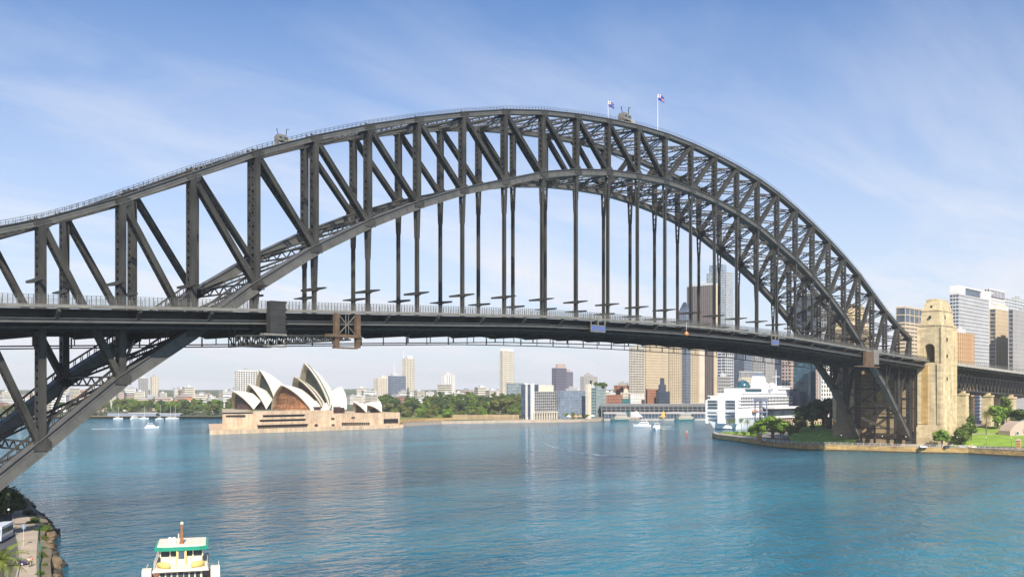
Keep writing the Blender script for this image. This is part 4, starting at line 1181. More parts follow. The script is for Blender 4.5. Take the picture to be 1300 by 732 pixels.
# hills behind the far shore
def hill_rows():
    rows = []
    for d, zz in ((1215, 2.7), (1400, 5), (1700, 12), (2200, 24), (3000, 33), (5000, 40)):
        rows.append([(*at(px, d), 2.7 if d < 1300 else zz * (1 + .35 * noise.noise(Vector((px * .01, d * .001, 3))))) for px in range(-500, 781, 40)])
    return rows
ramp_sheet('hills', hill_rows(), pmat('wooded_suburb_ground', (0.09, 0.11, 0.05), 0.9, 0, 0.4, 0.02, 6))
def hillz(d):
    t = [(1215, 2.7), (1400, 5), (1700, 12), (2200, 24), (3000, 33), (5000, 40)]
    for (a, za), (b, zb) in zip(t, t[1:]):
        if a <= d <= b: return za + (zb - za) * (d - a) / (b - a)
    return 3
rng = random.Random(11)
protos = {}
def suburb(kind, wm, rm, label, fl):
    w, dp, h = fl
    o = thing('apartment_block' if kind == 'flat' else 'house', label, 'building' if kind == 'flat' else 'house', (0, 0, -300), 0, 'far shore suburb roofs')
    mb = MB(); mb.box(-w, w, -dp, dp, -8, h); mb.build('wall', M[wm], o)
    if kind == 'flat':
        mb = MB(); mb.box(-w - .3, w + .3, -dp - .3, dp + .3, h, h + .8); mb.box(-w * .3, w * .3, -dp * .4, dp * .4, h + .8, h + 3.2); mb.build('roof', M[rm], o)
    else:
        mb = MB(); mb.profile([(-dp - .6, h), (dp + .6, h), (0, h + 4.2)], (0, 1, 0), (0, 0, 1), (-w - .5, 0, 0), (2 * w + 1, 0, 0)); mb.build('roof', M[rm], o)
    for k in range(int(h / 3.1)):
        z = 1.2 + k * 3.1; mb = MB(); mb.box(-w - .06, w - 1.2, -dp - .06, dp - 1.2, z, z + 1.3); mb.build('window_band', M['midglass'], o)
    return o
subs = [suburb('flat', 'white', 'roofgrey', 'white flat-roofed apartment block among the far shore suburb roofs', (11, 8, 19)),
        suburb('flat', 'cream', 'palegrey', 'cream flat-roofed apartment block among the far shore suburb roofs', (9, 9, 25)),
        suburb('flat', 'brick', 'roofgrey', 'red brick flat-roofed block among the far shore suburb roofs', (12, 8, 16)),
        suburb('flat', 'pink', 'roofgrey', 'pinkish flat-roofed block among the far shore suburb roofs', (13, 8, 14)),
        suburb('house', 'cream', 'terracotta', 'cream house with terracotta tiled roof among the far shore suburbs', (10, 7, 9)),
        suburb('house', 'white', 'roofgrey', 'white house with grey pitched roof among the far shore suburbs', (9, 7, 10))]
first = [True] * len(subs); spots = []
zones = [(-60, 300, 1400, 2050, 95), (440, 668, 1400, 2000, 70), (200, 300, 1380, 1500, 8), (660, 800, 1500, 1800, 14)]
for a, b, d0, d1, n in zones:
    for _ in range(n * 3):
        px, d = rng.uniform(a, b), rng.uniform(d0, d1); p = at(px, d)
        if any((p[0] - q[0]) ** 2 + (p[1] - q[1]) ** 2 < 19 ** 2 for q in spots): continue
        spots.append(p); k = rng.choice([0, 0, 1, 1, 2, 3, 3, 4, 4, 5])
        o = subs[k] if first[k] else copy_tree(subs[k]); first[k] = False
        o.location = (*p, hillz(d)); o.rotation_euler = (0, 0, rng.uniform(-.5, .5) - .3); s = rng.uniform(.6, 1.05); o.scale = (s, s, s * rng.uniform(.85, 1.3))
        n -= 1
        if n <= 0: break
# ------------------------------------------------------------------ cove: viaduct, wharves, terminal
ex = thing('elevated_expressway', 'long blue grey elevated expressway and station deck across the head of the cove', 'expressway')
A, B = Vector((*at(762, 1182), 0)), Vector((*at(905, 1172), 0))
def along(mb, t0, t1, off0, off1, z0, z1):
    d = (B - A); n = Vector((-d.y, d.x, 0)).normalized()
    if n.dot(Vector((SY, CYW, 0))) < 0: n = -n
    p, q = A + d * t0, A + d * t1
    mb.axes((p + q) / 2 + n * (off0 + off1) / 2 + Vector((0, 0, (z0 + z1) / 2)), (q - p) / 2, n * (off1 - off0) / 2, (0, 0, (z1 - z0) / 2))
mb = MB(); along(mb, 0, 1, 0, 22, 15.0, 17.6); mb.build('deck_slab', M['roadgrey'], ex)
mb = MB(); along(mb, 0, 1, -.4, 0, 16.2, 19.0); mb.build('parapet', M['roadgrey'], ex)
mb = MB(); along(mb, 0.02, .98, 3, 18, 9.5, 15.0); mb.build('station_glass', M['glass'], ex)
for k in range(24):
    mb = MB(); t = .01 + k * .0425; along(mb, t, t + .008, .5, 2.5, 2, 15.0); mb.build('column', M['roadgrey'], ex)
mb = MB(); along(mb, 0, 1, -.2, .3, 12.2, 12.9); mb.build('cornice', M['roadgrey'], ex)
names = ['blue roofed ferry wharf pier, leftmost in the cove', 'blue roofed ferry wharf pier, second from left in the cove', 'blue roofed ferry wharf pier between the white and yellow tents', 'blue roofed ferry wharf pier nearest the cruise ship']
for k, px in enumerate((780, 826, 858, 884)):
    o = thing('ferry_wharf', names[k], 'wharf', (*at(px, 1150), 0), R(-42), 'ferry wharves in the cove')
    mb = MB(); mb.box(-13, 13, -5, 5, -1, 2.2); mb.build('pontoon', M['concrete'], o)
    mb = MB(); mb.profile([(-5.5, 7.5), (5.5, 7.5), (0, 9.6)], (0, 1, 0), (0, 0, 1), (-13, 0, 0), (26, 0, 0)); mb.build('roof', M['greyc'], o)
    mb = MB(); mb.box(-12, 12, -4.2, 4.2, 2.2, 7.4); mb.build('glass_wall', M['blueglass'], o)
    for q in range(7): mb = MB(); mb.box(-12.4 + q * 4.0, -11.8 + q * 4.0, -5, -4.5, 2.2, 7.5); mb.build('post', M['bluegrey'], o)
for px, mt, lab, h in ((808, 'palegrey', 'white pointed marquee tent on the cove quay', 11), (842, 'yellow', 'yellow pointed marquee tent on the cove quay', 10)):
    if mt == 'yellow': wall('yellow', 'yellow canvas', (0.62, 0.42, 0.10))
    o = thing('marquee_tent', lab, 'tent', (*at(px, 1140 if px < 820 else 1150), 0)); o.scale = (.8, .8, .8)
    mb = MB(); mb.box(-9, 9, -7, 7, -1, 2.4); mb.build('pontoon', M['concrete'], o)
    mb = MB(); mb.prism([(-8, -6), (8, -6), (8, 6), (-8, 6)], 5, h + 3, [(-.4, -.4), (.4, -.4), (.4, .4), (-.4, .4)]); mb.build('canopy', M[mt], o)
    for a in (-7.5, 7.5):
        for b in (-5.5, 5.5): mb = MB(); mb.tube((a, b, 2.4), (a, b, 5.1), .2); mb.build('pole', M['white'], o)
term = thing('passenger_terminal', 'long low white-roofed passenger terminal beside the cruise ship', 'terminal')
X0, Y0 = at(984, 800)
tx = on_y(1040, Y0)[0] - X0
term.location = (X0, Y0, 2.6)
mb = MB(); mb.box(0, tx, 0, 12, 17, 18.5); mb.box(4, tx, -3, 12, 9.6, 11.2); mb.build('roof_slab', M['white'], term)
mb = MB(); mb.box(1, tx, 1.5, 11.5, 11.2, 17); mb.box(5, tx, 1, 11.5, 4, 9.6); mb.build('glass_wall', M['glass'], term)
mb = MB(); mb.box(0, tx, -1, 11.6, -1, 4); 
for k in range(22): mb.box(1 + k * tx / 22, 1.9 + k * tx / 22, -1.8, -1, 4, 9.6)
mb.build('colonnade', M['tan'], term)
# small old buildings by the lawn
for px0, pxc, px1, top, d, wm, lab in ((1026, 1030, 1046, 527, 690, 'tan', 'sandstone terrace with dark arches behind the shaded lawn, its left half'), (1044, 1047, 1062, 530, 670, 'orange', 'sandstone terrace beside the dark round tree on the shaded lawn'),
                                       (1001, 1004, 1028, 534, 720, 'tan', 'low sandstone boathouse behind the bright fig tree')):
    o, hx, hy, h = T('sandstone_terrace', lab, px0, pxc, px1, top, d, wm, 'black', 4.2, 3.6, 1.7, 1.5, .3, z0=6.0, plant=False)

# ------------------------------------------------------------------ cruise ship
ship = thing('cruise_ship', 'huge white cruise ship moored stern-on beside the low terminal', 'cruise ship', (*at(916, 884), 0), R(3))
def hullpts(z, flare): return None
mb = MB()
secs = []
for x, hw, zb in ((0, 14.5, 2.5), (3, 15.6, 0.5), (14, 16.2, -1), (150, 16.2, -1), (185, 11, -1), (205, 2.0, 0.5)):
    secs.append([(x + (4.5 if x == 0 else 0), -hw * (.6 if x < 5 else .78), zb), (x, -hw, 10.0), (x - (1.2 if x < 5 else -4 if x > 180 else 0), -hw, 17.0), (x - (1.2 if x < 5 else -4 if x > 180 else 0), hw, 17.0), (x, hw, 10.0), (x + (2.5 if x == 0 else 0), hw * (.6 if x < 5 else .78), zb)])
for s in secs: mb.v += s
for j in range(len(secs) - 1):
    for k in range(6): mb.f.append((6 * j + k, 6 * j + (k + 1) % 6, 6 * j + 6 + (k + 1) % 6, 6 * j + 6 + k))
mb.f += [(5, 4, 3, 2, 1, 0), tuple(6 * (len(secs) - 1) + k for k in range(6))]
wall('shipwhite', 'white ship paint', (0.80, 0.80, 0.80), .35, .03)
wall('lifeboat', 'orange lifeboat paint', (0.60, 0.22, 0.06), .4)
mb.build('hull', M['shipwhite'], ship)
mb = MB()
tiers = [(0.5, 150, 16.0, 17.0, 20.0), (0.8, 148, 15.8, 20.0, 23.0), (1.1, 144, 15.6, 23.0, 26.0), (9, 140, 15.2, 26.0, 29.0), (15, 132, 13.0, 29.0, 32.0), (24, 60, 11, 32, 36.5), (92, 128, 12, 32, 36), (104, 124, 10, 36, 39)]
for x0, x1, hw, z0, z1 in tiers:
    mb.box(x0 + .35, x1, -hw + 1.0, hw - 1.0, z0, z1)
for k in range(47):
    for s in (-1, 1): mb.box(7.4 + k * 3.2, 7.9 + k * 3.2, s * 14.1 - .95, s * 14.1 + .95, 17.0, 28.8)
mb.build('deckhouse', M['shipwhite'], ship)
mb = MB()
for x0, x1, hw, z0, z1 in tiers: mb.box(x0, x1 + .5, -hw, hw, z1 - .45, z1 + .05)
mb.build('deck_edge', M['shipwhite'], ship)
# stern balconies in two columns, side balconies in rows
mb = MB(); rl = MB()
for z in (8.0, 11.5, 14.2, 18.1, 21.1, 24.1):
    for q in (-1, 1):
        a, b = sorted((q * 4.5, q * 13.6)); mb = MB(); mb.box(-1.0 if z > 9 else .3, 2.4, a, b, z, z + .8); mb.build('stern_window', M['glass'], ship)
for z in (17, 20, 23, 26, 29):
    for q in (-1, 1): rl.box(-.4, .0, q * 9 - 4.8, q * 9 + 4.8, z + .05, z + 1.0)
for q in (-1, 0, 1): rl.box(-1.0, 2.4, q * 14.6 - .9 - (2.6 if q == 0 else 0), q * 14.6 + .9 + (2.6 if q == 0 else 0), 5, 26)
rl.build('stern_pier', M['shipwhite'], ship)
for z in (17.6, 20.6, 23.6, 26.6):
    for s in (-1, 1): mb = MB(); mb.box(8, 154, s * 14.0 - .9, s * 14.0 + .9, z, z + 1.3); mb.build('side_balcony', M['glass'], ship)
mb = MB()
for k in range(40):
    for s in (-1, 1): mb.box(14 + k * 3.4, 15.2 + k * 3.4, s * 16.2 - .1, s * 16.2 + .1, 9, 10.2)
mb.build('porthole', M['glass'], ship)
for k in range(7):
    for s in (-1, 1):
        mb = MB(); mb.lathe([(.2, -4.4), (1.5, -3.4), (1.8, 0), (1.5, 3.4), (.2, 4.4)], 8)
        o = mb.build('lifeboat', M['lifeboat'], ship, True, (30 + k * 16, s * 17.6, 15.5)); o.rotation_euler = (0, R(90), 0)
mb = MB(); mb.box(26, 58, -10.6, 10.6, 33.4, 35.2); mb.build('upper_window', M['tealglass'], ship)
mb = MB(); mb.prism([(66, -5), (84, -5), (84, 5), (66, 5)], 32, 48, [(68, -3.6), (80, -3.6), (80, 3.6), (68, 3.6)]); mb.build('funnel', M['shipwhite'], ship)
mb = MB(); mb.prism([(69, -3.2), (79, -3.2), (79, 3.2), (69, 3.2)], 48, 51); mb.build('funnel_cap', M['bluegrey'], ship)
mb = MB(); mb.lathe([(6.5, 0), (6.5, 2), (5.4, 4.8), (3, 6.8), (.4, 7.6)], 16); mb.build('pool_dome', M['tealglass'], ship, True, (38, -2, 36.5))
mb = MB(); mb.tube((112, 0, 36), (112, 0, 55), .6, .25); mb.beam((112, -4, 48), (112, 4, 48), .5, .5); mb.build('radar_mast', M['shipwhite'], ship)
mb = MB(); mb.lathe([(.3, 0), (2.6, .8), (3.3, 3), (2.6, 5.2), (.4, 6.2)], 12); mb.build('radar_dome', M['shipwhite'], ship, True, (100, 5, 36))
mb = MB(); mb.lathe([(.3, 0), (2.6, .8), (3.3, 3), (2.6, 5.2), (.4, 6.2)], 12); mb.build('radar_dome', M['shipwhite'], ship, True, (90, -6, 36))
o, hx, hy, h = T('office_building', 'beige building with a dark arcaded top storey rising behind the cruise ship', 938, 941, 968, 479, 1180, 'cream', 'midglass', 4, 4, 2.0, 2.2, plant=False)
mb = MB(); mb.box(-hx + 1, hx - 1, -hy + 1, hy - 1, h, h + 6); mb.build('dark_storey', M['glass'], o)
mb = MB(); frame(mb, -hx + .8, hx - .8, -hy + .8, hy - .8, h, h + 6.4, 6, 3, .8, .8, .3); mb.box(-hx, hx, -hy, hy, h + 6.3, h + 7.6); mb.build('arcade', M['palegrey'], o)
# gangway gantry on the quay
o = thing('gangway_gantry', 'grey steel boarding gantry standing between ship and terminal', 'gantry', (*at(966, 800), 2.6))
mb = MB()
for a in (-4, 4):
    for b in (-3, 3): mb.box(a - .4, a + .4, b - .4, b + .4, 0, 24)
mb.build('frame_leg', M['bluegrey'], o); mb = MB()
for z in (8, 14, 20): mb.box(-5, 5, -3.6, 3.6, z, z + 1)
mb.box(-5, 5, -3.6, 3.6, 23, 25.5); mb.build('platform', M['bluegrey'], o)

# ------------------------------------------------------------------ boats
def foam_mat():
    m = bpy.data.materials.new('wake_foam'); m.use_nodes = True
    n = m.node_tree.nodes; l = m.node_tree.links; b = n['Principled BSDF']
    b.inputs['Base Color'].default_value = (.72, .78, .80, 1); b.inputs['Roughness'].default_value = .7
    t = n.new('ShaderNodeTexCoord'); nn = n.new('ShaderNodeTexNoise'); nn.inputs['Scale'].default_value = .55; nn.inputs['Detail'].default_value = 7
    l.new(t.outputs['Object'], nn.inputs['Vector']); r = n.new('ShaderNodeValToRGB')
    r.color_ramp.elements[0].position = .38; r.color_ramp.elements[1].position = .62
    l.new(nn.outputs['Fac'], r.inputs[0]); l.new(r.outputs[0], b.inputs['Alpha'])
    return m
M['foam'] = foam_mat()
def hull(mb, L, W, zt, zb=-.4):
    secs = []
    for t, w, k in ((0, .86, 0), (.15, 1, 0), (.6, 1, 0.05), (.85, .6, .25), (1, .06, .5)):
        x = -L / 2 + t * L; w = w * W / 2
        secs.append([(x - .04 * L * (t > .8), -w * .72, zb), (x, -w, zt + k), (x, w, zt + k), (x - .04 * L * (t > .8), w * .72, zb)])
    b = len(mb.v)
    for s in secs: mb.v += s
    for j in range(4):
        for k in range(4): mb.f.append((b + 4 * j + k, b + 4 * j + (k + 1) % 4, b + 4 * j + 4 + (k + 1) % 4, b + 4 * j + 4 + k))
    mb.f += [(b + 3, b + 2, b + 1, b), tuple(b + 16 + k for k in range(4))]
def cruiser(label, px, py, L, W, rz, wake=0, cat='boat', name='motor_cruiser', group=None, trim='glass'):
    o = thing(name, label, cat, (*shore(px, py), 0), rz, group)
    mb = MB(); hull(mb, L, W, 1.5 * L / 14); mb.build('hull', M['shipwhite'], o)
    s = L / 14
    mb = MB(); mb.prism([(-L * .38, -W * .38), (L * .2, -W * .38), (L * .2, W * .38), (-L * .38, W * .38)], 1.4 * s, 3.3 * s, [(-L * .36, -W * .33), (L * .12, -W * .33), (L * .12, W * .33), (-L * .36, W * .33)])
    mb.box(-L * .3, L * .02, -W * .3, W * .3, 3.3 * s, 3.5 * s)
    for a in (-L * .28, 0):
        for b in (-W * .27, W * .27): mb.tube((a, b, 3.4 * s), (a, b, 5.0 * s), .08 * s)
    mb.box(-L * .31, L * .05, -W * .33, W * .33, 4.9 * s, 5.1 * s); mb.build('cabin', M['shipwhite'], o)
    mb = MB(); mb.box(-L * .34, L * .13, -W * .375, W * .375, 2.1 * s, 2.8 * s); mb.build('cabin_window', M[trim], o)
    mb = MB(); mb.tube((-L * .2, 0, 5 * s), (-L * .2, 0, 7 * s), .07 * s); mb.build('mast', M['white'], o)
    if wake:
        mb = MB(); n = 14
        for k in range(n + 1):
            t = k / n; w = W * (.35 + 1.6 * t); mb.v += [(-L * .45 - wake * t, -w, .02), (-L * .45 - wake * t, w, .02)]
        for k in range(n): mb.f.append((2 * k, 2 * k + 1, 2 * k + 3, 2 * k + 2))
        mb.build('wake', M['foam'], o)
    return o
def heading(dpx_right, dview): # world angle for a direction given as (image right, away from viewer)
    v = Vector((CYW, -SY)) * dpx_right + Vector((SY, CYW)) * dview
    return math.atan2(v.y, v.x)
cruiser('small white speedboat trailing foam left of the opera house', 193, 543, 13, 4.5, heading(1, .5), 45, name='speedboat')
cruiser('long low white motor cruiser in mid harbour, the left of two', 815, 541, 17, 5.5, heading(-1, .2), 20)
cruiser('boxy white catamaran ferry in mid harbour with dark bow opening, the right of two', 834, 545, 15, 7.5, heading(-.3, -1), 22, name='catamaran')
rngb = random.Random(4)
for k, px in enumerate((150, 183, 203, 222, 216, 172)):
    tall = k % 2 == 0 or px in (183, 203, 222)
    if tall:
        o = thing('moored_yacht', 'white moored yacht with bare mast in front of the far left trees', 'yacht', (*shore(px, 531.5 + rngb.uniform(-.3, .6)), 0), rngb.uniform(-.5, .3), 'yachts moored along the garden shore')
        mb = MB(); hull(mb, 11, 3.2, 1.2); mb.build('hull', M['shipwhite'], o)
        mb = MB(); mb.box(-2.5, 1.5, -1, 1, 1.2, 1.9); mb.build('cabin', M['shipwhite'], o)
        mb = MB(); mb.tube((.6, 0, 1), (.6, 0, rngb.uniform(14, 18)), .16, .1); mb.beam((.6, 0, 2.6), (-4, 0, 2.6), .25, .25); mb.build('mast', M['white'], o)
    else:
        cruiser('white moored motor boat with cabin in front of the far left trees', px, 531.5, 13, 4.2, rngb.uniform(-.4, .3), group='motor boats moored along the garden shore', name='moored_motor_boat')
pt = thing('marina_pontoon', 'long dark covered marina pontoon in front of the far left trees', 'pontoon', (*at(185, 1232), 0), R(-47.3))
mb = MB(); mb.box(-48, 48, -5, 5, -.5, 2.9); mb.build('deck', M['concrete'], pt)
mb = MB(); mb.box(-46, 14, -4, 4, 3, 6.4); mb.box(20, 44, -4, 4, 3, 5.6); mb.build('shed', M['bluegrey'], pt)
mb = MB(); mb.box(-20, 16, -4.5, 4.5, 6.4, 7.1); mb.box(18, 46, -4.5, 4.5, 5.6, 6.2); mb.build('shed_roof', M['palegrey'], pt)
o = thing('channel_marker', 'small red channel marker floating left of the cruise ship', 'buoy', (*shore(872, 552.5), 0))
wall('red', 'red paint', (0.5, 0.06, 0.04)); mb = MB(); mb.lathe([(.9, -.3), (.9, .7), (.3, 1.0), (.25, 3.0), (.02, 3.4)], 10); mb.build('float', M['red'], o); mb = MB(); mb.box(-.6, .6, -.1, .1, 2.2, 3.6); mb.build('topmark', M['white'], o)
for px, lab in ((789, 'docked green and cream ferry left of the white tent'), (870, 'docked green and cream ferry near the cruise ship stern')):
    o = thing('docked_ferry', lab, 'ferry', (*at(px, 1138), 0), heading(1, .3))
    mb = MB(); hull(mb, 25, 8, 2.0); mb.build('hull', M['teal'], o)
    mb = MB(); mb.box(-9.5, 8, -3.4, 3.4, 2, 4.6); mb.box(-7, 5.5, -3, 3, 4.6, 7); mb.build('cabin', M['cream'], o)
    mb = MB(); mb.box(-9, 7.5, -3.45, 3.45, 3, 4); mb.box(-6.6, 5.2, -3.05, 3.05, 5.3, 6.3); mb.build('cabin_window', M['glass'], o)
    mb = MB(); mb.box(-7.4, 6, -3.4, 3.4, 7, 7.4); mb.build('roof', M['palegrey'], o)

# ------------------------------------------------------------------ people
def cloth(key, col): M[key] = pmat(key + '_cloth', col, .85, 0, .1, 3)
for key, col in (('skin', (.45, .27, .19)), ('shirt_red', (.55, .04, .04)), ('shirt_white', (.7, .7, .7)), ('shirt_blue', (.08, .13, .3)), ('shirt_orange', (.6, .2, .04)), ('suit_grey', (.22, .23, .25)), ('trousers_dark', (.04, .045, .06)), ('hair_dark', (.03, .02, .015)), ('shirt_pink', (.55, .25, .25))): cloth(key, col)
BODY = {}
def skin_mesh(name, verts, edges, root=0):
    me = bpy.data.meshes.new(name); me.from_pydata([v[0] for v in verts], edges, []); me.update()
    o = bpy.data.objects.new(name, me); COL.objects.link(o)
    md = o.modifiers.new('skin', 'SKIN'); md.use_smooth_shade = True
    sl = me.skin_vertices[0].data
    for i, v in enumerate(verts):
        sl[i].radius = v[1] if isinstance(v[1], tuple) else (v[1], v[1]); sl[i].use_root = (i == root)
    ms = o.modifiers.new('sub', 'SUBSURF'); ms.levels = 1; ms.render_levels = 1
    dg = bpy.context.evaluated_depsgraph_get()
    res = bpy.data.meshes.new_from_object(o.evaluated_get(dg)); res.name = name
    bpy.data.objects.remove(o)
    return res
def body_parts(pose):
    if pose in BODY: return BODY[pose]
    st = .16 if pose == 'walk' else .03
    V = [((0, 0, .95), (.13, .17)), ((0, 0, 1.15), (.11, .15)), ((0, 0, 1.38), (.11, .19)), ((0, 0, 1.50), .06), ((.02, 0, 1.60), .085), ((.02, 0, 1.70), .095), ((.01, 0, 1.76), .06),
         ((0, .19, 1.42), .06), ((-st * .6, .25, 1.15), .045), ((.1, .25, .93), .035), ((.14, .25, .84), .04),
         ((0, -.19, 1.42), .06), ((st * .6, -.25, 1.15), .045), ((.14, -.25, .95), .035), ((.18, -.25, .86), .04),
         ((st * .5, .09, .88), .09), ((st, .1, .5), .06), ((st * .9, .1, .1), .045), ((st * .9 + .12, .1, .04), .04),
         ((-st * .5, -.09, .88), .09), ((-st * .6, -.1, .5), .06), ((-st * 1.4, -.1, .1), .045), ((-st * 1.4 + .12, -.1, .04), .04)]
    E_ = [(0, 1), (1, 2), (2, 3), (3, 4), (4, 5), (5, 6), (2, 7), (7, 8), (8, 9), (9, 10), (2, 11), (11, 12), (12, 13), (13, 14), (0, 15), (15, 16), (16, 17), (17, 18), (0, 19), (19, 20), (20, 21), (21, 22)]
    b = skin_mesh('body', V, E_)
    sh = skin_mesh('shirt', [((0, 0, .92), (.145, .19)), ((0, 0, 1.15), (.125, .165)), ((0, 0, 1.40), (.125, .205)), ((0, .2, 1.42), .075), ((-st * .4, .245, 1.22), .06), ((0, -.2, 1.42), .075), ((st * .4, -.245, 1.22), .06)], [(0, 1), (1, 2), (2, 3), (3, 4), (2, 5), (5, 6)])
    tr = skin_mesh('trousers', [((0, 0, .94), (.14, .18)), ((st * .5, .09, .86), .105), ((st, .1, .5), .075), ((st * .9, .1, .1), .06), ((-st * .5, -.09, .86), .105), ((-st * .6, -.1, .5), .075), ((-st * 1.4, -.1, .1), .06)], [(0, 1), (1, 2), (2, 3), (0, 4), (4, 5), (5, 6)])
    hm = MB(); hm.lathe([(.098, 0), (.108, .05), (.09, .10), (.03, .13)], 10); ho = hm.build('hair', None, None, True); h = ho.data; bpy.data.objects.remove(ho)
    BODY[pose] = (b, sh, tr, h); return BODY[pose]
def person(label, x, y, z, rz, shirt, pose='stand', trous='trousers_dark', group=None, scale=1.0):
    b, sh, tr, h = body_parts(pose)
    o = bpy.data.objects.new('person', b.copy()); COL.objects.link(o); o.data.materials.clear(); o.data.materials.append(M['skin'])
    o.location = (x, y, z); o.rotation_euler = (0, 0, rz); o.scale = (scale,) * 3
    tag(o, label, 'person', group)
    for nm, me, mt in (('shirt', sh, shirt), ('trousers', tr, trous), ('hair', h, 'hair_dark')):
        c = bpy.data.objects.new(nm, me); COL.objects.link(c); c.parent = o
        if not me.materials: me.materials.append(M[mt])
        c.material_slots[0].link = 'OBJECT'; c.material_slots[0].material = M[mt]
        if nm == 'hair': c.location = (.01, 0, 1.67)
    return o

# ------------------------------------------------------------------ green and cream ferry in the foreground
M['ferry_green'] = pmat('ferry_green_paint', (0.02, 0.26, 0.17), .4, 0, .1, .8)
M['ferry_cream'] = pmat('ferry_cream_paint', (0.66, 0.58, 0.42), .45, 0, .08, .8)
M['ferry_white'] = pmat('ferry_white_deck', (0.68, 0.62, 0.50), .6, 0, .12, 1.2, 6)
M['raft_yellow'] = pmat('yellow_raft_canvas', (0.66, 0.50, 0.16), .6, 0, .1, 1)
M['varnish'] = pmat('varnished_timber', (0.30, 0.13, 0.045), .5, 0, .25, 2)
fr = thing('ferry', 'cream ferry with green-edged roof and tan mast heading towards the viewer', 'ferry', (*at(231, 152), 0), heading(.30, -1)); fr.scale = (1, 1.03, 1.075)
mb = MB(); secs = []
for x, w, k in ((-13, .4, .4), (-11, 2.6, .3), (-7, 4.4, .1), (0, 4.8, 0), (7, 4.4, .1), (11, 2.6, .3), (13, .4, .4)):
    secs.append([(x * .96, -w * .8, -.8), (x, -w, 1.9 + k), (x, w, 1.9 + k), (x * .96, w * .8, -.8)])
for s in secs: mb.v += s
for j in range(6):
    for k in range(4): mb.f.append((4 * j + k, 4 * j + (k + 1) % 4, 4 * j + 4 + (k + 1) % 4, 4 * j + 4 + k))
mb.f += [(3, 2, 1, 0), (24, 25, 26, 27)]
mb.build('hull', M['ferry_green'], fr)
mb = MB(); mb.box(-8.5, 8.5, -3.7, 3.7, 1.9, 4.4); mb.build('main_cabin', M['ferry_cream'], fr)
mb = MB()
for k in range(10):
    for s in (-1, 1): mb.box(-8 + k * 1.65, -7 + k * 1.65, s * 3.7 - .06, s * 3.7 + .06, 2.8, 3.9)
for k in range(5): mb.box(8.45, 8.56, -3.1 + k * 1.35, -2.2 + k * 1.35, 2.7, 3.9)
mb.build('main_window', M['glass'], fr)
mb = MB(); mb.prism([(-10, -3.2), (-8.5, -5.3), (7.4, -5.3), (9.8, -3.0), (9.8, 3.0), (7.4, 5.3), (-8.5, 5.3), (-10, 3.2)], 4.4, 4.62); mb.build('upper_deck', M['varnish'], fr)
mb = MB()
for s in (-1, 1):
    mb.box(-8.5, 1.6, s * 5.25 - .06, s * 5.25 + .06, 4.6, 5.9); mb.box(1.6, 3.6, s * 4.75 - .65, s * 4.75 + .65, 4.6, 6.9); mb.build('bulwark', M['ferry_white'], fr); mb = MB()
mb.box(9.55, 9.7, -2.9, 2.9, 4.6, 5.4); mb.build('bulwark', M['ferry_white'], fr)
mb = MB(); mb.box(-7.5, 5.9, -2.95, 2.95, 4.62, 7.0); mb.build('upper_cabin', M['ferry_cream'], fr)
mb = MB()
for k in range(7): mb.box(5.85, 5.97, -2.75 + k * .8, -2.15 + k * .8, 5.3, 6.7)
mb.box(5.85, 5.98, -.35, .35, 4.65, 6.8)
for k in range(9):
    for s in (-1, 1): mb.box(-7 + k * 1.4, -6.1 + k * 1.4, s * 2.95 - .06, s * 2.95 + .06, 5.4, 6.6)
mb.build('upper_window', M['glass'], fr)
mb = MB(); mb.prism([(-8, -3.9), (6.7, -3.85), (6.7, 3.85), (-8, 3.9)], 7.0, 7.25, [(-8, -3.8), (6.55, -3.7), (6.55, 3.7), (-8, 3.8)]); mb.build('cabin_roof', M['ferry_white'], fr)
mb = MB(); mb.box(-5, 1.6, -2.9, 2.9, 7.25, 8.35); mb.build('wheelhouse', M['ferry_cream'], fr)
mb = MB(); mb.box(-4.9, 1.68, -3.0, 3.0, 8.35, 9.25); mb.build('wheelhouse_window', M['glass'], fr)
mb = MB()
for q in (-2.95, -1.6, 1.6, 2.95): mb.box(1.6, 1.75, q - .09, q + .09, 8.3, 9.3)
mb.build('window_post', M['ferry_cream'], fr)
mb = MB(); mb.box(1.5, 2.5, -.68, .68, 7.25, 9.7); mb.build('pilot_box', M['ferry_cream'], fr)
mb = MB(); mb.box(2.45, 2.56, -.42, .42, 8.1, 9.2); mb.build('pilot_window', M['blueglass'], fr)
mb = MB()
for q in (-.62, .62): mb.box(2.5, 2.6, q - .1, q + .1, 7.3, 9.6)
mb.box(2.5, 2.6, -.7, .7, 9.35, 9.6); mb.build('pilot_trim', M['raft_yellow'], fr)
mb = MB(); mb.prism([(-6, -3.75), (2.1, -3.75), (2.7, -2.6), (2.7, 2.6), (2.1, 3.75), (-6, 3.75)], 9.25, 9.75); mb.build('roof_edge', M['ferry_green'], fr)
mb = MB(); mb.prism([(-5.7, -3.4), (1.7, -3.4), (2.2, -2.4), (2.2, 2.4), (1.7, 3.4), (-5.7, 3.4)], 9.7, 9.95); mb.build('roof_top', M['ferry_white'], fr)
mb = MB(); mb.tube((0.6, 0, 9.9), (0.5, 0, 12.6), .26, .16); mb.build('mast', M['varnish'], fr)
mb = MB(); mb.lathe([(.12, 0), (.26, .15), (.2, .4), (.03, .5)], 8, (.5, 0, 12.6)); mb.tube((.6, -.45, 9.9), (.6, -.45, 11.4), .09); mb.build('mast_lamp', M['ferry_cream'], fr)
mb = MB()
for q in (-1.1, -1.7): mb.tube((0, q, 9.9), (0, q, 10.6), .2); mb.lathe([(.28, 0), (.28, .16), (.1, .26)], 8, (0, q, 10.6))
mb.build('vent', M['white_paint'], fr)
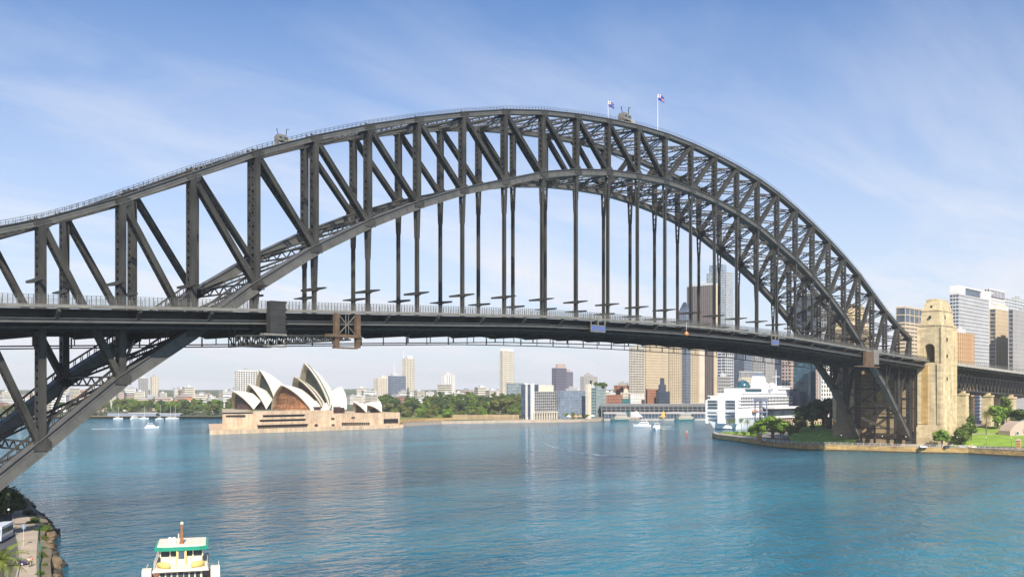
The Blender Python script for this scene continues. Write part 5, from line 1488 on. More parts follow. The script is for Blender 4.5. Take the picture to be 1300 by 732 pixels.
for s, ry in ((-1, .45), (1, -.45)):
    for k in range(1):
        mb = MB(); mb.lathe([(.18, -1.1), (.4, -.95), (.45, 0), (.4, .95), (.18, 1.1)], 10)
        o = mb.build('life_raft', M['raft_yellow'], fr, True, (4.9, s * 2.35, 7.65)); o.rotation_euler = (R(90), 0, R(90) * s * .5)
mb = MB()
for s in (-1, 1):
    for k in range(12): mb.tube((-7.8 + k * 1.2, s * 3.65, 7.25), (-7.8 + k * 1.2, s * 3.65, 8.15), .035, .035, 5)
    mb.beam((-7.8, s * 3.65, 8.15), (5.6, s * 3.65, 8.15), .06, .06); mb.beam((-7.8, s * 3.65, 7.75), (5.6, s * 3.65, 7.75), .05, .05)
mb.build('deck_rail', M['ferry_white'], fr)
mb = MB(); n = 14
for k in range(n + 1): t = k / n; w = 3.4 + 3.2 * t; mb.v += [(-11 - 16 * t, -w, .02), (-11 - 16 * t, w, .02)]
for k in range(n): mb.f.append((2 * k, 2 * k + 1, 2 * k + 3, 2 * k + 2))
mb.build('wake', M['foam'], fr)
fm = fr.matrix_basis.copy()
fmat = Matrix.Translation(fr.location) @ Matrix.Rotation(fr.rotation_euler.z, 4, 'Z') @ Matrix.Diagonal((1, 1.03, 1.075, 1))
for (lx, ly, lz, sh_, lab) in ((6.9, 2.2, 4.62, 'shirt_red', 'ferry passenger in a red top at the upper cabin front, right side'), (7.3, 1.0, 4.62, 'shirt_orange', 'ferry passenger in an orange top beside the upper cabin door'),
                               (7.0, -1.6, 4.62, 'shirt_pink', 'ferry passenger in a pink top left of the upper cabin door'), (0.6, -4.3, 4.62, 'shirt_red', 'ferry passenger in a red top on the left side deck, foremost'),
                               (-.8, -4.2, 4.62, 'shirt_white', 'ferry passenger in white on the left side deck'), (-2.6, -4.5, 4.62, 'shirt_blue', 'ferry passenger in blue on the left side deck, rearmost')):
    p = fmat @ Vector((lx, ly, lz)); person(lab, p.x, p.y, p.z, fr.rotation_euler.z + random.uniform(-1, 1), sh_)
# ------------------------------------------------------------------ north shore, bottom left
coast = [(-80, 618), (10, 632), (28, 642), (38, 652), (45, 661), (56, 669), (61, 676), (58, 690), (55, 699), (61, 709), (66, 719), (64, 733), (66, 760), (70, 800)]
NC = [shore(a, b) for a, b in coast]
nsh = NC + [at(-60, 120), at(-900, 130), at(-900, 260)]
tag(land_sheet('ground', nsh, 2.8, pmat('dry_foreshore_ground', (0.17, 0.14, 0.09), .9, 0, .3, .3, 6)), kind='structure')
def g3(px, py, z=3.0): return at(px, dwater(py, z))
M['roadway'] = pmat('foreshore_asphalt', (0.075, 0.075, 0.08), .85, 0, .2, .5, 6)  # plain grey asphalt of the foreshore road
tag(land_sheet('road', [g3(-200, 655), g3(-60, 655), g3(12, 650), g3(16, 668), g3(22, 690), g3(20, 705), g3(10, 740), g3(-60, 800), g3(-300, 800)], 2.82, M['roadway']), kind='structure')
tag(land_sheet('path', [g3(14, 642), g3(26, 644), g3(38, 656), g3(50, 671), g3(47, 690), g3(46, 712), g3(48, 745), g3(50, 790), g3(14, 790), g3(22, 735), g3(28, 712), g3(25, 690), g3(19, 668)], 2.84, M['paving']), kind='structure')
kb = MB(); kp = [g3(14, 645), g3(18, 668), g3(24, 690), g3(26, 710), g3(20, 735), g3(12, 780)]
for a, b in zip(kp, kp[1:]): kb.beam((*a, 2.9), (*b, 2.9), .3, .26, (0, 0, 1))
tag(kb.build('kerb', M['concrete']), kind='structure')
M['rock'] = pmat('brown_foreshore_rock', (0.17, 0.12, 0.07), .9, 0, .45, .5, 7, .5, 2.0)
M['rock_dark'] = pmat('wet_dark_rock', (0.045, 0.04, 0.03), .7, 0, .4, .5, 7, .5, 2.0)
rg = random.Random(21)
def rock_mesh():
    import bmesh
    bm = bmesh.new(); bmesh.ops.create_icosphere(bm, subdivisions=3, radius=1)
    off = Vector((rg.uniform(0, 50), rg.uniform(0, 50), rg.uniform(0, 50)))
    for v in bm.verts:
        d = noise.noise(v.co * 1.1 + off) * .45 + noise.noise(v.co * 2.7 + off) * .22
        v.co = v.co * (1 + d); v.co.z *= .7
    me = bpy.data.meshes.new('rock'); bm.to_mesh(me); bm.free(); return me
RM = [rock_mesh() for _ in range(5)]
for me in RM: me.materials.append(M['rock'])
for i in range(1, len(NC) - 1):
    a, b = Vector(NC[i]), Vector(NC[i + 1]); n = max(2, int((b - a).length / 2.2))
    for k in range(n):
        p = a.lerp(b, (k + rg.random() * .6) / n); wet = k % 3 == 0
        o = bpy.data.objects.new('shore_rock', RM[rg.randrange(5)]); COL.objects.link(o)
        j = rg.uniform(-1.2, 1.4) if not wet else rg.uniform(1.2, 2.4)
        o.location = (p.x + j * .8, p.y + j * .3, rg.uniform(-.3, 1.4) if not wet else -.1); s = rg.uniform(.8, 1.9)
        o.scale = (s, s * rg.uniform(.7, 1.2), s); o.rotation_euler = (rg.uniform(-.4, .4), rg.uniform(-.4, .4), rg.uniform(0, 6))
        o.material_slots[0].link = 'OBJECT'; o.material_slots[0].material = M['rock_dark' if wet else 'rock']
        tag(o, 'dark wet boulder at the water line below the foreshore path' if wet else 'brown sandstone boulder banked against the foreshore path', 'rock', group='rocks along the near foreshore')
rp = [Vector((*g3(a, b), 2.84)) for a, b in ((49, 668), (48, 690), (53, 703), (49, 716), (50, 745), (52, 790))]
ht = thing('handrail', 'teal green handrail between foreshore path and rocks', 'railing')
M['rail_green'] = pmat('teal_rail_paint', (0.05, 0.17, 0.14), .5, 0, .1, 1)
mb = MB()
for a, b in zip(rp, rp[1:]):
    n = max(2, int((b - a).length / 2))
    for k in range(n): q = a.lerp(b, k / n); mb.tube(q, q + Vector((0, 0, 1.1)), .05, .05, 6)
    for h in (.4, .75, 1.1): mb.beam(a + Vector((0, 0, h)), b + Vector((0, 0, h)), .07, .07)
mb.build('rail', M['rail_green'], ht)
# minibus
def wheels(o, xs, hw, r, M_t='black'):
    for x in xs:
        for s in (-1, 1):
            mb = MB(); mb.tube((x, s * (hw - .22), r), (x, s * hw, r), r, r, 16); w = mb.build('wheel', M['black'], o)
            mb = MB(); mb.tube((x, s * (hw - .02), r), (x, s * (hw + .02), r), r * .55, r * .55, 12); mb.build('rim', M['palegrey'], w)
M['bus_white'] = pmat('bus_white_paint', (0.62, 0.66, 0.70), .3, 0, .05, .5); M['bus_blue'] = pmat('bus_blue_paint', (0.05, 0.16, 0.38), .3, 0, .1, .5)
bus = thing('coach', 'white and blue coach parked on the foreshore road', 'coach', (*g3(4, 684), 2.83), heading(.25, -1))
bus.location.x -= 3.2 * CYW * .2
mb = MB(); mb.profile([(-5, .45), (5, .45), (5.1, 1.4), (4.85, 3.1), (4.6, 3.35), (-4.9, 3.35), (-5, 3.1)], (1, 0, 0), (0, 0, 1), (0, -1.25, 0), (0, 2.5, 0)); mb.build('body', M['bus_white'], bus)
mb = MB(); mb.box(-5.02, 5.02, -1.27, 1.27, .5, 1.15); mb.build('skirt', M['bus_blue'], bus)
mb = MB(); mb.poly([(5.13, -1.1, 1.55), (5.13, 1.1, 1.55), (4.9, 1.1, 2.95), (4.9, -1.1, 2.95)], [(0, 1, 2, 3)]); mb.build('windscreen', M['tealglass'], bus)
for k in range(6):
    for s in (-1, 1): mb = MB(); mb.box(-4.6 + k * 1.5, -3.3 + k * 1.5, s * 1.25 - .02, s * 1.25 + .02, 1.7, 2.8); mb.build('side_window', M['glass'], bus)
for s in (-1, 1): mb = MB(); mb.box(5.0, 5.12, s * .95 - .2, s * .95 + .2, .75, 1.0); mb.build('headlight', M['white'], bus)
wheels(bus, (-3, 3.2), 1.25, .48)
def car(label, x, y, z, rz, mat, group=None):
    o = thing('parked_car', label, 'car', (x, y, z), rz, group)
    mb = MB(); mb.profile([(-2.1, .3), (2.1, .3), (2.15, .75), (1.2, .92), (.55, 1.4), (-1.2, 1.45), (-1.9, .98), (-2.15, .9)], (1, 0, 0), (0, 0, 1), (0, -.85, 0), (0, 1.7, 0)); mb.build('body', mat, o)
    mb = MB(); mb.profile([(1.0, .95), (.5, 1.33), (-1.15, 1.38), (-1.7, 1.0)], (1, 0, 0), (0, 0, 1), (0, -.87, 0), (0, 1.74, 0)); mb.build('side_window', M['glass'], o)
    mb = MB(); mb.poly([(1.19, -.7, .95), (1.19, .7, .95), (.6, .62, 1.38), (.6, -.62, 1.38)], [(0, 1, 2, 3)]); mb.build('windscreen', M['glass'], o)
    for s in (-1, 1): mb = MB(); mb.box(2.08, 2.17, s * .6 - .16, s * .6 + .16, .58, .74); mb.build('headlight', M['white'], o)
    wheels(o, (-1.3, 1.35), .86, .32)
    return o
M['car_purple'] = pmat('dark_purple_car_paint', (0.06, 0.03, 0.09), .3, 0, .05, 1); M['car_white'] = pmat('white_car_paint', (.75, .75, .75), .3, 0, .03, 1); M['car_dark'] = pmat('dark_car_paint', (.04, .045, .06), .3, 0, .05, 1); M['car_silver'] = pmat('silver_car_paint', (.42, .44, .46), .3, 0, .05, 1)
car('dark purple car parked by the kerb below the palm', *g3(18, 716), 2.84, heading(1, .4), M['car_purple'])
person('pedestrian in a red top on the foreshore path', *g3(40, 717), 2.86, heading(.2, 1), 'shirt_red', 'walk')
person('pedestrian in a white top beside the one in red on the foreshore path', *g3(37, 718), 2.86, heading(.1, 1), 'shirt_white', 'walk')
o = thing('signpost', 'small pale blue sign on a thin post by the foreshore path', 'sign', (*g3(30, 691), 2.86), heading(1, 0))
mb = MB(); mb.tube((0, 0, 0), (0, 0, 4.3), .05, .05, 6); mb.build('post', M['palegrey'], o); mb = MB(); mb.box(-.4, .4, -.03, .03, 3.4, 4.3); mb.build('plate', M['paleglass'], o)
o = thing('street_lamp', 'slim street lamp with pale head beside the foreshore road', 'street lamp', (*g3(11, 672), 2.86))
mb = MB(); mb.tube((0, 0, 0), (0, 0, 4.4), .08, .05, 8); mb.build('pole', M['steel_dark'], o); mb = MB(); mb.lathe([(.06, 0), (.22, .1), (.26, .35), (.05, .5)], 10, (0, 0, 4.4)); mb.build('lamp_head', M['white'], o)
tree('palm_tree', 'yellow green palm crown at the bottom left corner', *at(1, 128), 2.8, 11.6, 1.15, 'palm', 'leaf_yellow', cat='palm', seed=0)
for k, (px, py, h, wd, mt, lab) in enumerate(((-6, 660, 8.5, 1.1, 'leaf_dark', 'dark foreshore tree under the steep bridge chord, leftmost'), (9, 652, 7.0, 1.2, 'leaf_dark', 'dark foreshore tree overhanging the path under the bridge chord'), (22, 645, 4.6, 1.4, 'leaf_dark', 'dark low bush at the foreshore tip below the bridge chord'))):
    tree('foreshore_tree', lab, *g3(px, py), 2.7, h, wd, 'bush', mt, seed=k)
for k, (px, py) in enumerate(((36, 652), (44, 662), (54, 671))):
    tree('shore_shrub', ('small dark shrub on the rocks nearest the bridge chord', 'small dark shrub midway along the rocks', 'small dark shrub at the outer bend of the rocks')[k], *g3(px, py), 1.6, 2.6, 1.4, 'bush', 'leaf_dark', cat='shrub')

# ------------------------------------------------------------------ planting and small things on the point, right
def rtree(name, lab, px, d, z, h, wd, kind, mat, cat='tree', group=None, seed=None): return tree(name, lab, *at(px, d), z, h, wd, kind, mat, group, seed, cat)
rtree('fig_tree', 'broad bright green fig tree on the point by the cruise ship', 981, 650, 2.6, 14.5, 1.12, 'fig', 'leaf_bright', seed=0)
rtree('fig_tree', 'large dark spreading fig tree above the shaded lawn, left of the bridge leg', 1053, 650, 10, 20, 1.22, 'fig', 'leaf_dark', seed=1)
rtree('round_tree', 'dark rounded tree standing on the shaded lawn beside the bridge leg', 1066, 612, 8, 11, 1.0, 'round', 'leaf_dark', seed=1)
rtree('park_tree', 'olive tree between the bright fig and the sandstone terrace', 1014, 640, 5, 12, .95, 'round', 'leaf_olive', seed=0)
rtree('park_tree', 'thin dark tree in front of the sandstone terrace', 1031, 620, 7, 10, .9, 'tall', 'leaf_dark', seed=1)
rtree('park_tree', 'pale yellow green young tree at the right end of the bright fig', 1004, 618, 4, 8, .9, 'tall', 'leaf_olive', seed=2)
for k, (px, h) in enumerate(((926, 10), (931, 11.5), (941, 11.5), (949, 10.5))):
    rtree('palm_tree', ('palm on the tip of the point, leftmost of four', 'palm on the tip of the point, second of four', 'palm on the tip of the point, third of four', 'palm on the tip of the point, nearest the bright fig')[k], px, 722, 3, h, .9, 'palm', 'leaf_yellow', 'palm', 'palms on the tip of the point')
for k, (px, d, h) in enumerate(((935, 712, 2.4), (945, 700, 2.8), (955, 688, 3.0), (962, 676, 3.2))):
    rtree('shrub', 'low green shrub under the palms on the point', px, d, 2.8, h, 1.5, 'bush', 'leaf_bright', 'shrub', 'shrubs under the palms')
rtree('weeping_tree', 'squat yellow green tree with dark hedge at the foot of the tall pylon', 1196, 551, 3.0, 10, 1.5, 'round', 'leaf_bright', seed=2)
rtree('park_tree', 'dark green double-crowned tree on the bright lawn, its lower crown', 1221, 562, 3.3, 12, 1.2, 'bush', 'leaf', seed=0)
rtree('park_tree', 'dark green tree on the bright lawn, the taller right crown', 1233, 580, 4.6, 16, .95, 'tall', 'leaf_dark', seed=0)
rtree('palm_tree', 'single tall palm standing on the bright lawn under the viaduct', 1252, 610, 6, 17, .95, 'palm', 'leaf_olive', 'palm')
rtree('park_tree', 'green tree in front of the viaduct piers, right of the tall palm', 1267, 650, 9, 17, 1.2, 'round', 'leaf_bright', seed=0)
rtree('park_tree', 'tall light green tree in front of the third viaduct pier', 1278, 665, 9, 22, .9, 'tall', 'leaf', seed=1)
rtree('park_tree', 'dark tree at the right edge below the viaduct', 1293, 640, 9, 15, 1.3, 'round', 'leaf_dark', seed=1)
rtree('shrub', 'clipped dark hedge at the foot of the pylon', 1187, 545, 3.0, 2.2, 1.6, 'bush', 'leaf_dark', 'shrub')
for k, (px, d, z, m_) in enumerate(((1172, 541, 3.0, 'car_white'), (1203, 538, 3.0, 'car_dark'), (1222, 540, 3.0, 'car_silver'), (975, 606, 3.2, 'car_silver'), (1234, 541, 3.0, 'car_white'))):
    car(('white car parked at the foot of the tall pylon', 'dark car parked by the squat tree near the pylon', 'silver car parked below the dark double-crowned tree', 'silver car under the bright fig tree', 'white car parked at the lawn edge near the right frame')[k], *at(px, d), z, heading(1, .15), M[m_])
pv = thing('rock_pavilion', 'grey pink curved stone pavilion with round openings at the right edge', 'pavilion', (*at(1300, 606), 5), heading(1, .35))
mb = MB(); n = 14
prof = [(-11 + 22 * k / n, 11.5 * math.sin(math.pi * (.12 + .80 * k / n)) ** .7) for k in range(n + 1)]
mb.profile([(-11, 0)] + prof + [(11, 0)], (1, 0, 0), (0, 0, 1), (0, 0, -1), (0, 9, 0)); mb.build('wall', M['pinkwall'] if 'pinkwall' in M else M['pink'], pv)
for cx_, cz_, r_ in ((1.5, 5.2, 2.3), (-5.5, 3.2, 1.3)):
    mb = MB(); mb.tube((cx_, -.25, cz_), (cx_, .3, cz_), r_, r_, 20); mb.build('round_opening', M['midglass'], pv)
    mb = MB()
    for k in range(20):
        a, b = 2 * math.pi * k / 20, 2 * math.pi * (k + 1) / 20
        mb.beam((cx_ + r_ * math.cos(a), -.3, cz_ + r_ * math.sin(a)), (cx_ + r_ * math.cos(b), -.3, cz_ + r_ * math.sin(b)), .3, .35)
    mb.build('opening_rim', M['palegrey'], pv)
for k, (px, d, sh_) in enumerate(((1203, 552, 'trousers_dark'), (1206, 553, 'shirt_blue'), (1209, 551, 'shirt_white'), (1164, 548, 'shirt_blue'), (1167, 548, 'shirt_red'), (1250, 560, 'shirt_white'), (1014, 574, 'shirt_blue'), (1008, 578, 'shirt_white'))):
    person(('visitor in black beside the pylon base, left of a pair', 'visitor in dark blue beside the pylon base', 'visitor in white beside the pylon base', 'visitor in blue at the abutment foot', 'visitor in red at the abutment foot', 'person in white sitting out on the bright lawn edge', 'walker in blue on the shaded promenade', 'walker in white on the shaded promenade')[k], *at(px, d), 3.0, random.uniform(0, 6), sh_, 'walk' if k % 2 else 'stand')
for px, d, lab in ((964, 612, 'square sandstone gate pier on the promenade below the bright fig'), (1293, 534, 'square brick pier at the right edge of the promenade')):
    o = thing('gate_pier', lab, 'pier', (*at(px, d), 2.8)); mb = MB(); mb.box(-1.1, 1.1, -1.1, 1.1, 0, 4.6); mb.build('shaft', M['sandstone'], o); mb = MB(); mb.prism([(-1.4, -1.4), (1.4, -1.4), (1.4, 1.4), (-1.4, 1.4)], 4.6, 5.6, [(-.3, -.3), (.3, -.3), (.3, .3), (-.3, .3)]); mb.build('cap', M['paving'], o)
o = thing('mooring_bollard', 'yellow mooring bollard on the seawall right of the pylon', 'bollard', (*at(1233, 536), 3.6)); mb = MB(); mb.lathe([(.8, 0), (.7, .3), (.5, .5), (.5, 1.1), (.8, 1.3), (.7, 1.6), (.1, 1.7)], 12); mb.build('post', M['yellow'], o)

for k in range(9):
    px, d = [(1010, 588), (1040, 578), (1068, 574), (1120, 562), (1150, 556), (1180, 553), (1215, 549), (1252, 545), (1284, 541)][k]
    o = thing('street_lamp', 'white-headed promenade lamp standing along the seawall walk', 'street lamp', (*at(px, d), 2.9), 0, 'promenade lamps on the point')
    mb = MB(); mb.tube((0, 0, 0), (0, 0, 5.2), .09, .06, 8); mb.build('pole', M['steel_dark'], o); mb = MB(); mb.lathe([(.08, 0), (.3, .12), (.32, .4), (.05, .6)], 10, (0, 0, 5.2)); mb.build('lamp_head', M['white'], o)
shirts = ['shirt_red', 'shirt_white', 'shirt_blue', 'shirt_pink', 'shirt_orange', 'suit_grey']; hues = ['red', 'white', 'dark blue', 'pink', 'orange', 'grey']
for k in range(12):
    px = [1024, 1033, 1046, 1058, 1090, 1112, 1136, 1240, 1262, 1276, 955, 985][k]; d = dwater([571, 571, 571.5, 572, 573, 573.5, 574, 577, 578, 579, 563.5, 568][k] - 6.2, 3.0)
    person('stroller in a %s top on the promenade %s' % (hues[k % 6], 'of the shaded point' if k < 7 else 'below the bright lawn' if k < 10 else 'before the bright fig tree'), *at(px, d), 2.95, random.uniform(0, 6), shirts[k % 6], 'walk', group='strollers on the promenade')
ramp_sheet('path', [pts_at([(1212, 604, 7.05), (1245, 612, 7.35), (1300, 608, 7.1), (1380, 600, 7.1)]), pts_at([(1212, 610, 7.4), (1245, 618, 7.7), (1300, 614, 7.5), (1380, 606, 7.5)])], M['paving'])
for k in range(7):
    py = 672 + k * 11; px = 54 + rg.uniform(-2.5, 4)
    tree('shore_shrub', 'low olive shrub on the strip between path handrail and rocks', *g3(px, py), 2.5, rg.uniform(.7, 1.5), 1.8, 'bush', rg.choice(['leaf_olive', 'leaf', 'leaf']), 'shrubs behind the near rocks', cat='shrub')
mb = MB(); tr_ = [(690, 562, .5), (699, 566, 1.2), (716, 571, 1.6), (742, 575.5, 1.8), (775, 578.5, 1.6), (812, 580, .8)]
for px, py, wv in tr_: a = Vector((*shore(px, py), .03)); n = Vector((SY, CYW, 0)) * wv * 2.4; mb.v += [tuple(a - n), tuple(a + n)]
for k in range(len(tr_) - 1): mb.f.append((2 * k, 2 * k + 1, 2 * k + 3, 2 * k + 2))
tag(mb.build('wake_foam', M['foam']), kind='stuff')
# ------------------------------------------------------------------ gardens and far tree lines
rt = random.Random(5)
def line(n, px0, px1, d0, d1, h0, h1, zf, kinds, label, name, group, mats):
    done = []; k = 0; tries = 0
    while k < n and tries < n * 30:
        tries += 1
        px, d = rt.uniform(px0, px1), rt.uniform(d0, d1); p = at(px, d)
        if any((p[0] - q[0]) ** 2 + (p[1] - q[1]) ** 2 < 6.5 ** 2 for q in done): continue
        done.append(p); k += 1
        kd = rt.choice(kinds); mt = rt.choice(mats)
        word = {'leaf': 'mid green', 'leaf_dark': 'dark green', 'leaf_olive': 'olive', 'leaf_bright': 'bright green'}[mt]
        tree(name, word + ' ' + label, *p, zf(d), rt.uniform(h0, h1), rt.uniform(.85, 1.25), kd, mt, group, rt.randrange(3))
line(64, 112, 300, 1236, 1330, 13, 20, lambda d: 2.7 + (d - 1236) * .05, ['round', 'round', 'bush', 'tall'], 'rounded tree in the far left tree line behind the yachts', 'garden_tree', 'trees along the far left shore', ['leaf', 'leaf', 'leaf_dark', 'leaf_olive', 'leaf_bright'])
line(14, -40, 112, 1245, 1330, 11, 16, lambda d: 2.7 + (d - 1236) * .05, ['round', 'bush'], 'rounded tree on the far shore seen through the bridge legs', 'garden_tree', 'trees seen through the left bridge legs', ['leaf', 'leaf_dark', 'leaf_olive'])
line(100, 484, 664, 1140, 1320, 15, 23, lambda d: 5 + (d - 1150) * .045, ['round', 'round', 'bush', 'tall'], 'broad tree in the gardens between shell roofs and waterfront apartments', 'garden_tree', 'trees in the waterfront gardens', ['leaf', 'leaf_dark', 'leaf_dark', 'leaf_olive'])
line(22, 490, 640, 1095, 1140, 8, 14, lambda d: 3.5, ['round', 'tall', 'bush'], 'smaller tree at the front of the waterfront gardens', 'garden_tree', 'front trees of the waterfront gardens', ['leaf', 'leaf_olive', 'leaf_bright'])
rtree('pine_tree', 'tall dark pine rising above the garden trees near the blue office block', 518, 1180, 6, 34, .62, 'pine', 'leaf_dark', seed=0)
rtree('pine_tree', 'dark pine above the garden trees just right of the shell roofs', 489, 1200, 6, 22, .62, 'pine', 'leaf_dark', seed=1)
line(9, 718, 748, 1098, 1104, 5.5, 8, lambda d: 2.6, ['round', 'bush'], 'small tree in front of the blue grey apartment block', 'street_tree', 'trees before the apartment blocks', ['leaf', 'leaf_bright', 'leaf_olive'])
line(7, 755, 769, 1196, 1215, 5, 7, lambda d: 34 - (491 - 496) * .95 if False else 38.5, ['bush'], 'small tree on the roof of the grey green block', 'roof_tree', 'trees on a roof by the wharves', ['leaf', 'leaf_dark'])
line(70, -80, 700, 1420, 1990, 9, 15, hillz, ['round', 'bush', 'tall'], 'street tree among the far suburb roofs', 'suburb_tree', 'trees among the far suburb roofs', ['leaf', 'leaf_dark', 'leaf_olive'])
ramp_sheet('lawn', [pts_at([(500, 1000, 2.8), (560, 1060, 2.8), (640, 1085, 2.8), (662, 1085, 2.8)]), pts_at([(500, 1110, 4.5), (560, 1110, 4.5), (640, 1120, 4.8), (662, 1120, 4.8)]), pts_at([(500, 1330, 13), (560, 1330, 13), (640, 1330, 13), (662, 1330, 13)])], pmat('dry_park_grass', (0.17, 0.19, 0.05), .9, 0, .25, .08, 6))
ew = thing('escarpment_wall', 'weathered sandstone terrace wall along the garden waterfront', 'wall')
wall_strip([at(575, 1075), at(612, 1082), at(640, 1086), at(658, 1086)], 2, 8.2, 3).build('wall_face', M['stone_dark'], ew)
ew2 = thing('escarpment_wall', 'long low pale sandstone wall between shell roofs and gardens', 'wall')
wall_strip([at(500, 985), at(540, 1040), at(575, 1073)], 2, 5.2, 3).build('wall_face', M['sandstone'], ew2)
for k, (px, d) in enumerate(((731, 1092), (736, 1094), (722, 1090), (752, 1112))):
    o = thing('cafe_umbrella', ('orange cafe umbrella on the quay before the apartments', 'orange cafe umbrella partly behind another on the quay', 'white cafe umbrella on the quay before the apartments', 'white cafe umbrella right of the blue grey apartments')[k], 'umbrella', (*at(px, d), 2.7))
    mb = MB(); mb.tube((0, 0, 0), (0, 0, 4), .1); mb.build('pole', M['white'], o); mb = MB(); mb.lathe([(3.4, 3.0), (3.3, 3.2), (.1, 5.0)], 10); mb.build('canopy', M['orange' if k < 2 else 'white'], o)

# ------------------------------------------------------------------ things on the bridge
def creeper(label, px, Y, w, seed):
    x, d = on_y(px, Y); i = max(0, min(27, max(k for k in range(28) if XS[k] <= x)))
    t = (x - XS[i]) / (XS[i + 1] - XS[i]); z = ZT[i] + (ZT[i + 1] - ZT[i]) * t + .85
    o = thing('maintenance_crane', label, 'crane', (x, Y, z), 0); o.scale = (w, w, w)
    sl = (ZT[i + 1] - ZT[i]) / (XS[i + 1] - XS[i])
    mb = MB(); mb.beam((-4.4, -1.3, -4.4 * sl), (4.4, -1.3, 4.4 * sl), .4, .5); mb.beam((-4.4, 1.3, -4.4 * sl), (4.4, 1.3, 4.4 * sl), .4, .5)
    for q in (-2.4, 2.4): mb.box(q - .2, q + .2, -1.5, 1.5, q * sl, .9)
    mb.build('bogie', M['steel_light'], o)
    mb = MB(); mb.box(-2.7, 2.7, -1.7, 1.7, .9, 3.2); mb.box(-2.2, 1.4, -1.4, 1.4, 3.2, 3.9); mb.build('cabin', M['steel_light'], o)
    mb = MB(); mb.box(-2.2, -.6, -1.75, -1.6, 1.9, 2.8); mb.box(.4, 2.0, -1.75, -1.6, 1.9, 2.8); mb.build('cabin_window', M['glass'], o)
    mb = MB(); mb.box(3.0, 5.6, -1.5, 1.5, .2 + 3 * sl, 1.5 + 3 * sl); mb.build('winch_housing', M['concrete'], o)
    mb = MB(); mb.beam((-1.6, 0, 3.8), (-2.6, 0, 6.4), .22, .22); mb.beam((2.6, 0, 3.0), (3.0, 0, 7.2), .25, .25); mb.beam((3.0, 0, 7.2), (4.4, 0, 7.4), .2, .2); mb.beam((-2.6, 0, 6.4), (-2.0, 0, 6.2), .2, .2); mb.build('jib', M['steel'], o)
    return o
creeper('grey maintenance crane cabin riding the left slope of the arch', 357, -15, .55, 1)
creeper('pale maintenance crane cabin near the top of the arch by the flags', 793, -15, .85, 2)
M['flag_blue'] = pmat('navy_flag_cloth', (0.025, 0.04, 0.22), .8, 0, .1, 2); M['flag_red'] = pmat('red_flag_cloth', (0.55, 0.03, 0.04), .8, 0, .1, 2); M['flag_white'] = pmat('white_flag_cloth', (.75, .75, .75), .8, 0, .05, 2)
def flag(label, px, Y, ph, variant, dirx):
    x, d = on_y(px, Y); i = max(k for k in range(28) if XS[k] <= x); t = (x - XS[i]) / (XS[i + 1] - XS[i]); z = ZT[i] + (ZT[i + 1] - ZT[i]) * t + .8
    o = thing('flag_pole', label, 'flag', (x, Y, z), heading(1, 0))
    mb = MB(); mb.tube((0, 0, 0), (0, 0, ph), .14, .09, 8); mb.build('pole', M['white'], o)
    def cloth_(u0, u1, v0, v1, off):
        mb = MB(); n = 12
        for a in range(n + 1):
            for b in range(4):
                u = u0 + (u1 - u0) * a / n; v = v0 + (v1 - v0) * b / 3
                mb.v.append((dirx * u * 2.5, .3 * math.sin(u * 6 + v * 1.5) * u + off, ph - .2 - (1 - v) * 2.3 - u * u * 1.3))
        for a in range(n):
            for b in range(3): k = a * 4 + b; mb.f.append((k, k + 1, k + 5, k + 4))
        return mb
    f = cloth_(0, 1, 0, 1, 0).build('cloth', M['flag_blue'], o)
    for off in (-.05, .05):
        cloth_(0, .5, .70, .80, off).build('canton_cross', M['flag_red'], f); cloth_(.2, .28, .5, 1, off).build('canton_cross', M['flag_red'], f)
        for a, b, c_, e in ((0, .2, .52, .68), (.28, .5, .52, .68), (0, .2, .82, .98), (.28, .5, .82, .98)): cloth_(a, b, c_, e, off).build('canton_saltire', M['flag_white'], f)
        if variant == 0:
            for a, b in ((.22, .2), (.75, .8), (.62, .5), (.87, .55), (.75, .2), (.8, .42)): cloth_(a, a + .06, b, b + .08, off).build('star', M['flag_white'], f)
        else:
            cloth_(.62, .9, .2, .5, off).build('badge', M['flag_white'], f); cloth_(.70, .82, .2, .5, off * 1.6).build('badge_cross', M['flag_red'], f); cloth_(.62, .9, .31, .39, off * 1.6).build('badge_cross', M['flag_red'], f)
flag('blue flag with a red and white canton flying left of the arch top crane', 772, 15, 19.5, 0, 1)
flag('blue flag with red badge on a white pole right of the arch top crane', 835, -15, 14.5, 1, 1)
for k, px in enumerate((149, 152, 247, 251, 258, 262, 268, 176, 300, 286)):
    x, d = on_y(px, -15); i = max(q for q in range(28) if XS[q] <= x); t = (x - XS[i]) / (XS[i + 1] - XS[i]); z = ZT[i] + (ZT[i + 1] - ZT[i]) * t + .84
    person('bridge climber in a grey suit on the walkway along the left slope of the arch', x, -15 + (k % 3 - 1) * .5, z, 0 if k % 2 else 3.1, 'suit_grey', 'walk', 'suit_grey', 'bridge climbers on the arch', .9).data.materials[0] = M['suit_grey']
def deckx(px, Y=-24.4): return on_y(px, Y)[0]
# timber-faced painting scaffold hung on the footway
xa_, xb_ = deckx(421), deckx(454)
sc = thing('hanging_scaffold', 'rusty timber painting scaffold hung from the near footway', 'scaffold', ((xa_ + xb_) / 2, -25.2, deck_z((xa_ + xb_) / 2)))
L = (xb_ - xa_) / 2
for q in (-L + .2, L - 1.4): mb = MB(); mb.box(q, q + 1.4, -.5, .5, -9.6, -.9); mb.build('timber_tower', M['rust'], sc)
mb = MB(); mb.box(-L - 2.2, L, -.8, .8, -7.0, -6.2); mb.box(-L, L - 1, -.6, .6, -9.9, -9.5); mb.build('platform', M['rust'], sc)
mb = MB(); mb.beam((-L + 1.8, 0, -6), (L - 1.6, 0, -1.2), .15, .15); mb.beam((L - 1.6, 0, -6), (-L + 1.8, 0, -1.2), .15, .15)
for q in (-.3, .6): mb.beam((q, 0, -6.2), (q, 0, -1), .12, .12)
